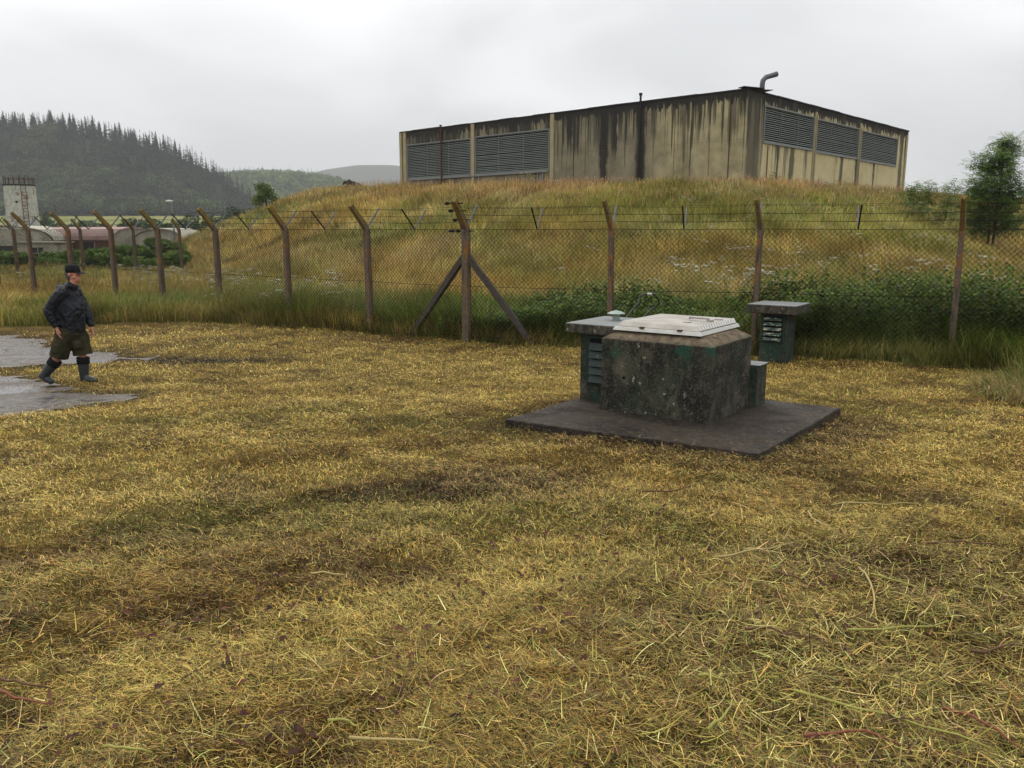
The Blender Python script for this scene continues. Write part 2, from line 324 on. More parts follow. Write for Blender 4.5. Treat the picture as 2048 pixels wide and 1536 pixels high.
# person
M_SKIN = plain('skin', (.50, .22, .15), .6, .3, 0, .1, 20)
m = NM('navy_waterproof_fabric', .62, .35); f = m.noise(m.co((1, 1, .7)), 7, 3, .5, 1.2); m.col(m.mix(m.ramp(f, .35, .7), (.003, .004, .008), (.010, .013, .021))).bump(f, 1., .09); M_JACKET = m.m
m = NM('olive_cotton', .9, .1); f = m.noise(m.co(), 8, 5, .6, .5); m.col(m.mix(m.ramp(f, .35, .65), (.022, .021, .011), (.055, .048, .025))).bump(f, .8, .04); M_SHORTS = m.m
M_BOOT = plain('dark_rubber', (.032, .038, .042), .4, .4, 0, .2, 9)
M_CAPF = plain('black_cap_cloth', (.012, .012, .014), .85, .15)
M_HAIR = plain('short_grey_hair', (.14, .12, .10), .9, .1)

# ------------------------------------------------------------------ mesh helpers
def npmesh(name, V, F, mat, tint=None, parent=None, smooth=False):
    """V (n,3), F (m,k) all faces with k corners"""
    V = np.ascontiguousarray(V, np.float32); F = np.ascontiguousarray(F, np.int32)
    me = bpy.data.meshes.new(name); me.vertices.add(len(V)); me.vertices.foreach_set('co', V.ravel())
    k = F.shape[1]; me.loops.add(F.size); me.loops.foreach_set('vertex_index', F.ravel())
    me.polygons.add(len(F)); me.polygons.foreach_set('loop_start', np.arange(0, F.size, k, dtype=np.int32))
    if smooth: me.polygons.foreach_set('use_smooth', np.ones(len(F), bool))
    if tint is not None:
        at = me.attributes.new('tint', 'FLOAT_COLOR', 'POINT'); t = np.ones((len(V), 4), np.float32); t[:, :3] = np.clip(tint, 0, 1)
        at.data.foreach_set('color', t.ravel())
    me.update(calc_edges=True); me.materials.append(mat)
    o = bpy.data.objects.new(name, me); C.objects.link(o)
    if parent is not None: o.parent = parent
    return o
def tag(o, label=None, cat=None, group=None, kind=None):
    for k, v in (('label', label), ('category', cat), ('group', group), ('kind', kind)):
        if v: o[k] = v
    return o
def thing(name, label, cat, loc=(0, 0, 0), rz=0, group=None):
    o = bpy.data.objects.new(name, None); C.objects.link(o); o.location = loc; o.rotation_euler = (0, 0, rz); o.empty_display_size = .2
    return tag(o, label, cat, group)
class MB:
    def __init__(s): s.v = []; s.f = []
    def box(s, x0, x1, y0, y1, z0, z1, bevel=0, Mx=None):
        i = len(s.v); P = [(x, y, z) for z in (z0, z1) for (x, y) in ((x0, y0), (x1, y0), (x1, y1), (x0, y1))]
        if Mx is not None: P = [tuple(Mx @ Vector(p)) for p in P]
        s.v += P; s.f += [(i, i+3, i+2, i+1), (i+4, i+5, i+6, i+7), (i, i+1, i+5, i+4), (i+1, i+2, i+6, i+5), (i+2, i+3, i+7, i+6), (i+3, i, i+4, i+7)]
        return s
    def tube(s, pts, r, n=6, cap=True, closed=False):
        pts = [Vector(p) for p in pts]; rs = r if isinstance(r, (list, tuple)) else [r]*len(pts); i0 = len(s.v); N = len(pts)
        ref = None
        for k, p in enumerate(pts):
            a = pts[k-1] if (k or closed) else p; b = pts[(k+1) % N] if (k < N-1 or closed) else p
            t = (b-a).normalized() if (b-a).length > 1e-9 else Vector((0, 0, 1))
            if ref is None: ref = Vector((0, 0, 1)) if abs(t.z) < .9 else Vector((1, 0, 0))
            u = t.cross(ref).normalized(); v = u.cross(t); ref = v
            for j in range(n):
                an = 2*pi*j/n; s.v.append(tuple(p+(u*cos(an)+v*sin(an))*rs[k]))
        for k in range(N-(0 if closed else 1)):
            for j in range(n):
                a = i0+k*n+j; b = i0+k*n+(j+1) % n; c = i0+((k+1) % N)*n+(j+1) % n; d = i0+((k+1) % N)*n+j; s.f.append((a, b, c, d))
        if cap and not closed:
            s.f.append(tuple(i0+j for j in reversed(range(n)))); s.f.append(tuple(i0+(N-1)*n+j for j in range(n)))
        return s
    def beam(s, a, b, w_, h_, up=(0, 0, 1)):
        a = Vector(a); b = Vector(b); t = (b-a).normalized(); u = Vector(up)
        if abs(t.dot(u)) > .98: u = Vector((1, 0, 0))
        sx = t.cross(u).normalized()*w_/2; sz = sx.cross(t).normalized()*h_/2; i = len(s.v)
        for p in (a, b):
            for q in (-sx-sz, sx-sz, sx+sz, -sx+sz): s.v.append(tuple(p+q))
        s.f += [(i, i+1, i+2, i+3), (i+7, i+6, i+5, i+4)]+[(i+j, i+4+j, i+4+(j+1) % 4, i+(j+1) % 4) for j in range(4)]
        return s
    def loft(s, rings, cap=True):
        i0 = len(s.v); n = len(rings[0])
        for r_ in rings: s.v += [tuple(p) for p in r_]
        for k in range(len(rings)-1):
            for j in range(n): s.f.append((i0+k*n+j, i0+k*n+(j+1) % n, i0+(k+1)*n+(j+1) % n, i0+(k+1)*n+j))
        if cap: s.f.append(tuple(i0+j for j in reversed(range(n)))); s.f.append(tuple(i0+(len(rings)-1)*n+j for j in range(n)))
        return s
    def lathe(s, prof, n=16, c=(0, 0, 0)):
        return s.loft([[(c[0]+r*cos(2*pi*j/n), c[1]+r*sin(2*pi*j/n), c[2]+z) for j in range(n)] for r, z in prof])
    def sphere(s, c, r, n=10, m_=6):
        rx, ry, rz = r if isinstance(r, tuple) else (r, r, r)
        return s.loft([[(c[0]+rx*sin(pi*k/m_)*cos(2*pi*j/n), c[1]+ry*sin(pi*k/m_)*sin(2*pi*j/n), c[2]-rz*cos(pi*k/m_)) for j in range(n)] for k in [.15]+list(range(1, m_))+[m_-.15]])
    def build(s, name, mat, parent=None, smooth=False, bevel=0, seg=2):
        me = bpy.data.meshes.new(name); me.from_pydata(s.v, [], s.f); me.update(); me.materials.append(mat)
        if smooth:
            for p in me.polygons: p.use_smooth = True
        o = bpy.data.objects.new(name, me); C.objects.link(o)
        if parent is not None: o.parent = parent
        if bevel:
            b_ = o.modifiers.new('bevel', 'BEVEL'); b_.width = bevel; b_.segments = seg; b_.limit_method = 'ANGLE'
        return o
def copy_tree(o, parent=None):
    c = o.copy(); C.objects.link(c); c.parent = parent
    for ch in list(o.children): copy_tree(ch, c)
    return c
def Hs(x, y): return float(HG(np.array([x]), np.array([y]))[0])

# ------------------------------------------------------------------ ground sheet (polar grid, reaches the horizon)
rr = [.25]
while rr[-1] < 3150: rr.append(rr[-1]*(1.022 if rr[-1] < 30 else 1.03)+.02)
rr = np.array(rr); NA = 720; an = np.linspace(0, 2*pi, NA, endpoint=False)
RRg, AN = np.meshgrid(rr, an, indexing='ij'); X = (RRg*np.sin(AN)).ravel(); Y = (RRg*np.cos(AN)).ravel()
Z = HG(X, Y); d = mound_d(X, Y); r_ = np.hypot(X, Y)
mw = mow(X, Y)
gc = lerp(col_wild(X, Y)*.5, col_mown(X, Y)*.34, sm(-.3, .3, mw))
gc = lerp(gc, col_field(X, Y), sm(85, 130, r_)*sm(4, 20, d))
hh = hills(X, Y); gc = lerp(gc, (.035, .05, .022), sm(3, 14, hh)*sm(300, 450, Y)*sm(0, -60, X-40))
gc = lerp(gc, (.05, .065, .03), sm(1500, 1900, Y))
X = np.append(X, 0); Y = np.append(Y, 0); Z = np.append(Z, Z[0]); gc = np.vstack([gc, gc[:1]])
i, j = np.meshgrid(np.arange(len(rr)-1), np.arange(NA), indexing='ij'); i = i.ravel(); j = j.ravel(); j2 = (j+1) % NA
F = np.stack([i*NA+j, i*NA+j2, (i+1)*NA+j2, (i+1)*NA+j], 1)[:, ::-1]
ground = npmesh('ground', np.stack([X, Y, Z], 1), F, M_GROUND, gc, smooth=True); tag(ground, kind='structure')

def drape(name, poly, mat, off=.0, step=.06):
    xs = np.arange(min(p[0] for p in poly), max(p[0] for p in poly), step); ys = np.arange(min(p[1] for p in poly), max(p[1] for p in poly), step)
    gx, gy = np.meshgrid(xs, ys, indexing='ij'); ins = pdist(poly, gx, gy)+.55*(fbm(gx*1.7, gy*3.0, 61)-.5)*2 < .10
    idx = np.arange(gx.size).reshape(gx.shape); q = ins[:-1, :-1] & ins[1:, :-1] & ins[1:, 1:] & ins[:-1, 1:]
    a_, b_ = np.where(q); F = np.stack([idx[a_, b_], idx[a_+1, b_], idx[a_+1, b_+1], idx[a_, b_+1]], 1)
    z = H(gx, gy)+off
    return npmesh(name, np.stack([gx, gy, z], -1).reshape(-1, 3), F, mat, smooth=True)
tag(drape('path', PATH_A, M_PATH, -.012), kind='structure'); tag(drape('path', PATH_B, M_PATH, -.012), kind='structure')

# ------------------------------------------------------------------ blades
def blades(name, P, Ln, Wd, az, lean, bend, col, mat, segs=2, tip=.25, parent=None, roll=0.):
    N = len(P); hx = np.cos(az); hy = np.sin(az); pts = [P]; cur = P.copy(); ang = lean.copy()
    for s in range(segs):
        st = (Ln/segs)[:, None]; cur = cur+st*np.stack([np.sin(ang)*hx, np.sin(ang)*hy, np.cos(ang)], 1); pts.append(cur.copy()); ang = ang+bend/segs
    sd = np.stack([-hy, hx, np.zeros(N)], 1)
    if roll: 
        ra = RNG.uniform(-roll, roll, N); sd = sd*np.cos(ra)[:, None]+np.stack([np.zeros(N), np.zeros(N), np.sin(ra)], 1)
    V = np.empty((N, (segs+1)*2, 3), np.float32)
    for s in range(segs+1):
        wv = (Wd*.5*(1-(1-tip)*(s/segs)**1.5))[:, None]*sd; V[:, 2*s] = pts[s]-wv; V[:, 2*s+1] = pts[s]+wv
    b0 = (np.arange(N)*(segs+1)*2)[:, None]
    F = np.concatenate([b0+np.array([[2*s, 2*s+1, 2*s+3, 2*s+2]]) for s in range(segs)], 0)
    t = np.repeat(col, (segs+1)*2, axis=0)
    return npmesh(name, V.reshape(-1, 3), F, mat, t, parent)
def rnd_polar(N, r0, r1, p, a0=-42, a1=42):
    u = RNG.random(N); e_ = 1-p if abs(1-p) > 1e-6 else 1e-4
    r = (r0**e_+u*(r1**e_-r0**e_))**(1/e_); a_ = np.radians(RNG.uniform(a0, a1, N))
    return r*np.sin(a_), r*np.cos(a_)
def keep_open(x, y, m=0.0):
    return (pdist(SLAB, x, y) > -.05+m) & (np.minimum(pdist(PATH_A, x, y), pdist(PATH_B, x, y)) +.55*(fbm(x*1.7, y*3.0, 61)-.5)*2 > RNG.normal(-.02, .16, len(x)))
def jit(c, a_=.25, b_=.1):
    n = len(c); return c*(1+RNG.normal(0, a_, (n, 1)))*(1+RNG.normal(0, b_, (n, 3)))

# 1. mown stubble
N = 420000; x, y = rnd_polar(N, 1.5, 22, 1.15, -45, 45)
k = (mow(x, y) > -.1) & keep_open(x, y); x = x[k]; y = y[k]; N = len(x); r = np.hypot(x, y)
P = np.stack([x, y, HG(x, y)-.005], 1)
c_ = col_mown(x, y)*.9; gsel = RNG.random(N) < (.10+.35*sm(.5, .68, fbm(x*.5, y*.6+9, 44))); c_ = np.where(gsel[:, None], lerp(c_, (.13, .17, .03), .75), c_)
blades('stubble', P, RNG.uniform(.018, .05, N)*(1+r*.03), np.maximum(.002, r*.00062)*RNG.uniform(.7, 1.4, N), RNG.uniform(0, 2*pi, N), RNG.uniform(.1, 1.1, N), RNG.uniform(0, .9, N), jit(c_, .28), M_BLADE, 2)
tag(bpy.data.objects['stubble'], 'short mown yellow and green stubble covering the open ground', 'grass', kind='stuff')
# 2. cut hay lying flat, combed in loose swaths
N = 720000; x, y = rnd_polar(N, 1.5, 21, 1.2, -45, 45)
den = .22+.78*sm(.38, .6, fbm(x*1.5, y*2.0, 71))*(1-.5*sm(.5, .66, streak(x, y, .5, .3, 1.3, 43))); k = (mow(x, y) > -.05) & keep_open(x, y) & (RNG.random(N) < den); x = x[k]; y = y[k]; N = len(x); r = np.hypot(x, y)
P = np.stack([x, y, HG(x, y)+RNG.uniform(.006, .05, N)], 1)
az = 2*pi*fbm(x*.35, y*.35, 72, 2)+RNG.normal(0, .9, N)
c_ = lerp(col_mown(x, y), (.60, .43, .115), RNG.random(N)**2.6*.85); c_ = np.where((RNG.random(N) < .07)[:, None], (.12, .15, .03), c_); c_ = np.where((RNG.random(N) < .16)[:, None], (.08, .038, .014), c_)
blades('hay_clippings', P, RNG.gamma(2.2, .009, N)+.012+r*.0012, np.maximum(.0017, r*.00052)*RNG.uniform(.6, 1.5, N), az, RNG.normal(1.5, .2, N), RNG.normal(0, .8, N), jit(c_, .45), M_STRAW, 2, .6)
tag(bpy.data.objects['hay_clippings'], 'loose straw coloured cut hay lying over the mown ground', 'hay', kind='stuff')
# 3. longer, greener clippings in the near right
N = 24000; x = RNG.normal(1.8, .9, N); y = RNG.normal(3.0, .95, N); k = (np.hypot(x, y) > 1.4) & (RNG.random(N) < .3+.7*sm(.4, .6, fbm(x*2, y*2, 75))); x = x[k]; y = y[k]; N = len(x)
x2 = RNG.uniform(-3.5, 1.5, 4500); y2 = RNG.uniform(1.6, 3.4, 4500); x = np.append(x, x2); y = np.append(y, y2); N = len(x)
P = np.stack([x, y, HG(x, y)+RNG.uniform(.01, .075, N)], 1)
c_ = lerp((.46, .33, .085), (.14, .145, .024), RNG.random(N)**1.1); c_ = np.where((RNG.random(N) < .12)[:, None], (.13, .05, .03), c_); c_ = np.where((RNG.random(N) < .15)[:, None], (.60, .48, .18), c_)
blades('long_clippings', P, RNG.gamma(2.5, .022, N)+.025, RNG.uniform(.0018, .004, N), RNG.uniform(0, 2*pi, N), RNG.normal(1.48, .16, N), RNG.normal(0, .9, N), jit(c_, .42), M_STRAW, 4, .6)
tag(bpy.data.objects['long_clippings'], 'longer tangled green and straw clippings piled in the foreground', 'clippings', kind='stuff')
N = 5000; x = RNG.uniform(-.2, 3.7, N); y = RNG.uniform(6.6, 10.1, N); q_ = pdist(SLAB, x, y); t_ = pdist([(1.93, 7.73), (2.66, 8.75), (1.3, 9.75), (.55, 8.8)], x, y)
k = (q_ < -.01) & (t_ > .05) & (RNG.random(N) < .08+.6*sm(-.25, 0, q_)); x = x[k]; y = y[k]; N = len(x)
blades('slab_clippings', np.stack([x, y, .424+RNG.random(N)*.01], 1), RNG.uniform(.015, .06, N), RNG.uniform(.002, .005, N), RNG.uniform(0, 6.28, N), RNG.normal(1.56, .04, N), RNG.normal(0, .1, N), jit(lerp((.16, .09, .035), (.40, .30, .10), RNG.random(N)**2), .3), M_STRAW, 2, .6)
tag(bpy.data.objects['slab_clippings'], 'wet grass clippings strewn over the concrete slab', 'clippings', kind='stuff')
# brown dead leaves among the clippings
N = 2600; x, y = rnd_polar(N, 1.6, 8, 1.2); cl = fbm(x*1.4, y*1.4, 77) > .52; x = x[cl]; y = y[cl]; k = keep_open(x, y); x = x[k]; y = y[k]; N = len(x)
blades('dead_leaves', np.stack([x, y, HG(x, y)+RNG.uniform(.02, .07, N)], 1), RNG.uniform(.02, .05, N), RNG.uniform(.012, .028, N), RNG.uniform(0, 6.28, N), RNG.normal(1.4, .3, N), RNG.normal(.3, .6, N), jit(np.tile((.085, .032, .02), (N, 1)), .35), M_LEAF, 2, .3, roll=.6)
tag(bpy.data.objects['dead_leaves'], 'small dark brown dead leaves scattered among the clippings', 'leaves', kind='stuff')

# 4. rank uncut grass along the fence
def fence_pt(run, k): return (-.94-2.29*k, 16.8+1.634*k) if run == 0 else (-.94+2.87*k, 16.8-.9325*k)
FP = [fence_pt(0, 8.6), fence_pt(0, 0), fence_pt(1, 4.4)]
def fdist(x, y):
    best = np.full(x.shape, 1e9)
    for a_, b_ in zip(FP, FP[1:]):
        ex = b_[0]-a_[0]; ey = b_[1]-a_[1]; t = np.clip(((x-a_[0])*ex+(y-a_[1])*ey)/(ex*ex+ey*ey), 0, 1)
        best = np.minimum(best, np.hypot(x-a_[0]-t*ex, y-a_[1]-t*ey))
    return best
N = 520000; x, y = rnd_polar(N, 11, 27, 1.0, -48, 48); fd = fdist(x, y); hgt = .5+1.7*(fbm(x*.9, y*.9, 81)-.5)
k = (mow(x, y) < .05) & (fd < 3.0+2.2*(hgt-.5)) & (pdist([(4.1, 13.7), (5.3, 13.6), (5.4, 14.7), (4.2, 14.8)], x, y) > 0); x = x[k]; y = y[k]; fd = fd[k]; hgt = hgt[k]; N = len(x)
mwv = -mow(x, y); L_ = (.34+.62*sm(.0, .55, mwv))*(.75+.5*hgt)*RNG.uniform(.55, 1.15, N)*sm(5.0, 2.0, fd-.3)
L_ = L_*np.where(x < -8, .75, np.where(x > -.3, .85, 1.))
c_ = lerp((.15, .205, .024), (.08, .125, .018), RNG.random(N)); c_ = lerp(c_, (.24, .17, .05), sm(.52, .7, fbm(x*.9, y*.9, 83))*.6*sm(1., -4., x)+0*x); c_ = lerp(c_, (.15, .12, .035), sm(.35, .0, mwv)*.5)
c_ = np.where((RNG.random(N) < .12)[:, None], (.32, .25, .10), c_)
blades('long_grass', np.stack([x, y, HG(x, y)-.02], 1), L_, RNG.uniform(.007, .016, N), 6.28*1.6*fbm(x*.6, y*.6, 88, 2)+RNG.normal(0, 1.0, N), RNG.uniform(.0, .3, N)+.45*fbm(x*1.1, y*1.1, 89), RNG.uniform(.3, 1.5, N), jit(c_*(.5+1.0*fbm(x*1.8, y*1.8, 87, 3))[:, None], .34), M_BLADE, 3, .15)
tag(bpy.data.objects['long_grass'], 'long rank green grass growing along the foot of the fence', 'grass', kind='stuff')
# 5. nettles and willowherb behind the right hand run: leafy stems
N = 6800; u = RNG.uniform(0, 1, N); x = RNG.uniform(-1.5, 13, N); f0 = np.interp(x, [-.94, 11.7], [16.8, 12.7]); y = f0+RNG.uniform(.15, 3.4, N)
k = RNG.random(N) < np.where(x > 4.8, 1, .75)*(.35+.65*sm(.35, .6, fbm(x*.6, y*.6, 85))); x = x[k]; y = y[k]; N = len(x)
hS = (.55+.75*sm(4.0, 6.5, x)+.25*sm(-.5, 2, x)*sm(4.4, 3, x))*(.7+.6*fbm(x*.8, y*.8, 86))*RNG.uniform(.8, 1.1, N)
NL = 26; t = RNG.uniform(.25, 1, (N, NL)); aa = RNG.uniform(0, 6.28, (N, NL)); lx = x[:, None]+RNG.normal(0, .05, (N, 1))*t+.0*aa; ly = y[:, None]+RNG.normal(0, .05, (N, 1))*t
P = np.stack([lx, ly, HG(x, y)[:, None]+hS[:, None]*t], -1).reshape(-1, 3); n2 = len(P)
c_ = lerp((.14, .21, .022), (.05, .09, .014), RNG.random(n2)); c_ = np.where((RNG.random(n2) < .06)[:, None], (.14, .19, .05), c_)
blades('nettle_bank', P, RNG.uniform(.07, .15, n2), RNG.uniform(.025, .055, n2), aa.ravel(), RNG.uniform(.9, 1.5, n2), RNG.uniform(.2, .9, n2), jit(c_, .4), M_LEAF, 2, .15)
tag(bpy.data.objects['nettle_bank'], 'bank of dark green nettles growing behind the fence on the right', 'nettles', kind='stuff')
# 6. wild grass on the mound and flat behind the fence
N = 620000; x, y = rnd_polar(N, 14, 82, 1.35, -46, 44); d = mound_d(x, y)
BU = np.array([cos(R(46.998+90)), sin(R(46.998+90))]); BV = np.array([cos(R(46.998)), sin(R(46.998))]); BC = np.array([11.087, 40.])
bx_ = (x-BC[0])*BV[0]+(y-BC[1])*BV[1]; by_ = (x-BC[0])*BU[0]+(y-BC[1])*BU[1]
inb = (bx_ > -.05) & (bx_ < 23) & (by_ > -.05) & (by_ < 25.7)
k = (mow(x, y) < 0) & ~inb & (d > -14); x = x[k]; y = y[k]; d = d[k]; N = len(x); r = np.hypot(x, y)
c_ = col_wild(x, y); L_ = RNG.uniform(.2, .6, N)*(.35+1.3*fbm(x*.8, y*.8, 91))*(1-.35*sm(45, 80, r))
c_ = lerp(c_, (.45, .31, .13), (RNG.random(N) < .25)*.6)
blades('meadow_grass', np.stack([x, y, HG(x, y)-.02], 1), L_, np.maximum(.009, r*.00068)*RNG.uniform(.6, 1.3, N), 6.28*1.6*fbm(x*.3, y*.3, 98, 2)+RNG.normal(0, 1.1, N), RNG.uniform(.05, .4, N)+.5*fbm(x*.7, y*.7, 99), RNG.uniform(.2, 1.3, N), jit(c_*(.40+1.2*fbm(x*1.25, y*1.25, 97, 3))[:, None], .34), M_BLADE, 2, .2)
tag(bpy.data.objects['meadow_grass'], 'tall wild meadow grass, golden and green, covering the mound', 'grass', kind='stuff')
# pinkish flowering grass heads near the crest
N = 60000; x, y = rnd_polar(N, 26, 62, .9, -30, 30); d = mound_d(x, y); bx_ = (x-BC[0])*BV[0]+(y-BC[1])*BV[1]; by_ = (x-BC[0])*BU[0]+(y-BC[1])*BU[1]
k = (d < 8) & (d > -9) & (RNG.random(N) < .45*sm(8, 1, d)) & ~((bx_ > 0) & (by_ > 0)) & (fbm(x*.3, y*.3, 93) > .38); x = x[k]; y = y[k]; N = len(x)
blades('flowering_grass', np.stack([x, y, HG(x, y)+RNG.uniform(.25, .5, N)], 1), RNG.uniform(.10, .2, N), RNG.uniform(.015, .03, N), RNG.uniform(0, 6.28, N), RNG.uniform(.0, .4, N), RNG.uniform(0, .6, N), jit(lerp((.42, .22, .14), (.48, .31, .16), RNG.random(N)), .2), M_BLADE, 2, .3)
tag(bpy.data.objects['flowering_grass'], 'pinkish flowering grass heads along the crest of the mound', 'grass', kind='stuff')
# 7. drooping straw tussocks at the right edge of the mown ground
N = 9000; x = RNG.normal(7.5, .7, N); y = RNG.normal(10.3, .9, N); k = mow(x, y) < .1; x = x[k]; y = y[k]; N = len(x)
az = RNG.normal(pi*1.15, .8, N)
c_ = lerp((.42, .33, .13), (.13, .16, .04), (RNG.random(N) < .4)*.85)
blades('tussock_grass', np.stack([x, y, HG(x, y)-.01], 1), RNG.uniform(.25, .6, N), RNG.uniform(.005, .011, N), az, RNG.uniform(.2, .8, N), RNG.uniform(.6, 1.9, N), jit(c_, .25), M_BLADE, 5, .3)
tag(bpy.data.objects['tussock_grass'], 'pale drooping uncut grass tussocks at the right edge of the mown ground', 'grass', kind='stuff')
# 8. meadow flowers (white specks too many to count further back)
# cut stalks lying in the foreground
stalks = [(1.27, 2.47, -32, 0.62, 'yellow'), (1.09, 2.37, -6, 0.3, 'red'), (1.65, 3.18, 14, 0.5, 'yellow'), (1.13, 3.13, -16, 0.3, 'brown'), (1.36, 4.23, 24, 0.52, 'straw'), (1.39, 4.2, -32, 0.22, 'straw'), (1.9, 4.82, -92, 0.43, 'straw'),
          (2.45, 5.26, -8, 0.55, 'straw'), (1.89, 3.71, -20, 0.25, 'yellow'), (0.71, 2.45, 57, 0.25, 'yellow'), (1.59, 2.46, -60, 0.26, 'red'), (1.7, 3.56, -109, 0.64, 'straw'), (1.39, 3.75, -27, 0.2, 'brown'), (-1.79, 2.71, -8, 0.2, 'brown'),
          (-1.74, 2.62, -15, 0.21, 'red'), (-0.91, 3.77, -9, 0.17, 'straw'), (-0.55, 2.41, -21, 0.11, 'yellow'), (-1.21, 2.27, -20, 0.2, 'yellow'), (-0.39, 2.31, -8, 0.26, 'straw'), (1.08, 3.34, -125, 0.41, 'brown'), (1.99, 3.02, 29, 0.31, 'brown'),
          (2.57, 4.36, -1, 0.43, 'brown'), (0.76, 2.74, -25, 0.13, 'yellow'), (1.15, 5.47, 29, 0.46, 'brown')]
SM_ = {'red': plain('red_stalk', (.26, .085, .04), .6, .3, 0, .4, 14), 'brown': plain('brown_stalk', (.15, .075, .035), .7, .3, 0, .4, 14), 'straw': plain('straw_stalk', (.46, .36, .14), .6, .3, 0, .3, 14), 'yellow': plain('yellow_green_stalk', (.38, .36, .08), .6, .3, 0, .4, 14)}
SL = {'red': 'reddish hogweed stalk lying cut among the hay', 'brown': 'dark brown cut plant stalk lying on the hay', 'straw': 'thin straw coloured cut stalk lying on the hay', 'yellow': 'yellow green cut stalk lying on the clippings'}
for (px, py, a_, ln, kk) in stalks:
    b = MB(); n = 7; dx, dy = cos(R(a_)), sin(R(a_)); pts = []
    wob_ = random.uniform(-.05, .05)
    for q in range(n):
        s = q/(n-1)-.5; ox = wob_*(4*s*s); X_ = px+dx*ln*s-dy*ox; Y_ = py+dy*ln*s+dx*ox; pts.append((X_, Y_, Hs(X_, Y_)+.068+.012*random.random()))
    b.tube(pts, [.006*(1-.5*q/(n-1)) for q in range(n)], 6)
    tag(b.build('cut_stalk', SM_[kk], None, True), SL[kk], 'stalk', SL[kk].split(' lying')[0]+'s lying in the foreground')

# ------------------------------------------------------------------ slab and entrance turret
b = MB(); zt = .42; ring = []
for q in range(4):
    p, p2 = SLAB[q], SLAB[(q+1) % 4]
    for k in range(36): t_ = k/36; j_ = .028*(fbm(np.array([q*9+t_*9.]), np.array([1.]), 14)[0]-.5)+random.uniform(-.005, .005); dx_, dy_ = p2[0]-p[0], p2[1]-p[1]; l_ = math.hypot(dx_, dy_); ring.append((p[0]+dx_*t_+dy_/l_*j_, p[1]+dy_*t_-dx_/l_*j_))
b.loft([[(x_2, y_2, .12) for x_2, y_2 in ring], [(x_2, y_2, zt-.012) for x_2, y_2 in ring], [(x_2*.994+2*.006, y_2*.997+8*.003, zt) for x_2, y_2 in ring]])
o = b.build('concrete_slab', M_SLAB, None, False, 0); tag(o, 'low wet brown concrete slab that carries the hatch turret', 'slab')
TH = R(54.02); TO = (1.933, 7.733)
# local frame of the turret: +X = b (back right), +Y = a (left)
tur = thing('hatch_turret', 'dark algae stained concrete turret with a pale metal hatch on its slab', 'turret', (TO[0], TO[1], zt), TH)
def shell(x0, x1, y0, y1, z0, z1, ch, chz, n=5):
    """box with chamfered shoulders, subdivided for slight unevenness"""
    b = MB()
    def ring(x0, x1, y0, y1, z):
        pts = []; q = 10
        for (ax, ay, bx, by) in ((x0, y0, x1, y0), (x1, y0, x1, y1), (x1, y1, x0, y1), (x0, y1, x0, y0)):
            for k in range(q): pts.append((ax+(bx-ax)*k/q, ay+(by-ay)*k/q, z))
        return pts
    rings = [ring(x0, x1, y0, y1, z0+(z1-z0)*k/8) for k in range(9)]
    for (t, dz) in ((.5, .55), (1, 1)): rings.append(ring(x0+ch*t, x1-ch*t, y0+ch*t, y1-ch*t, z1+chz*dz))
    out = []
    for rg in rings: out.append([(p[0]+.012*(random.random()-.5), p[1]+.012*(random.random()-.5), p[2]+.006*(random.random()-.5)) for p in rg])
    b.loft(out); return b
A_, B_ = 1.22, 1.09
body = shell(0, B_, 0, A_, -.03, .765, .13, .075).build('turret_body', M_TURRET, tur, True)
body.modifiers.new('es', 'EDGE_SPLIT').split_angle = R(33)
b = MB(); b.tube([(-.004, .95, .37), (.02, .95, .37)], .016, 10); b.build('drain_hole', M_DARK, tur)
# hatch: white flange + pressed chequer-plate lid with sloped sides, its lugs and handle
hb0, hb1, ha0, ha1 = .10, 1.14, .17, 1.14; hz = .855
def pyr(x0, x1, y0, y1, z0, z1, i_): 
    return [[(x0, y0, z0), (x1, y0, z0), (x1, y1, z0), (x0, y1, z0)], [(x0+i_, y0+i_, z1), (x1-i_, y0+i_, z1), (x1-i_, y1-i_, z1), (x0+i_, y1-i_, z1)]]
lid = MB(); lid.loft(pyr(hb0+.02, hb1-.02, ha0+.02, ha1-.02, hz+.035, hz+.088, .045)); lid = lid.build('hatch_lid', M_HATCH, tur, False, .006, 2)
fl = MB(); fl.loft(pyr(hb0-.01, hb1+.01, ha0-.01, ha1+.01, hz-.005, hz+.033, .02)); fl.build('flange', M_WHITE, lid, False, .004)
b = MB()
for k in range(15):                                             # pressed ribs down the right-hand slope
    xx = hb0+.07+k*(hb1-hb0-.14)/14; b.beam((xx-.014, ha0+.018, hz+.04), (xx+.018, ha0+.056, hz+.084), .028, .012)
b.build('pressed_ribs', M_WHITE, lid, False, .003)
b = MB(); b.loft([[(hb0+.045, ha0+.017, hz+.037), (hb1-.045, ha0+.017, hz+.037), (hb1-.085, ha0+.055, hz+.083), (hb0+.085, ha0+.055, hz+.083)], [(hb0+.045, ha0+.03, hz+.037), (hb1-.045, ha0+.03, hz+.037), (hb1-.085, ha0+.066, hz+.083), (hb0+.085, ha0+.066, hz+.083)]]); b.build('rib_dark_strip', M_STEEL, lid)  # dark strip laid under the ribs so the gaps come out dark
for t in (.2, .62): b = MB(); b.box(hb0-.006, hb0+.03, ha0+t, ha0+t+.05, hz+.028, hz+.045); b.build('catch', M_RUST, lid, False, .002)
b = MB(); b.tube([(.62, .30, hz+.088), (.62, .30, hz+.118), (.62, .52, hz+.118), (.62, .52, hz+.10)], .011, 8); b.box(.59, .65, .26, .32, hz+.084, hz+.108); b.build('hatch_handle', M_HATCH, lid, False, .003)
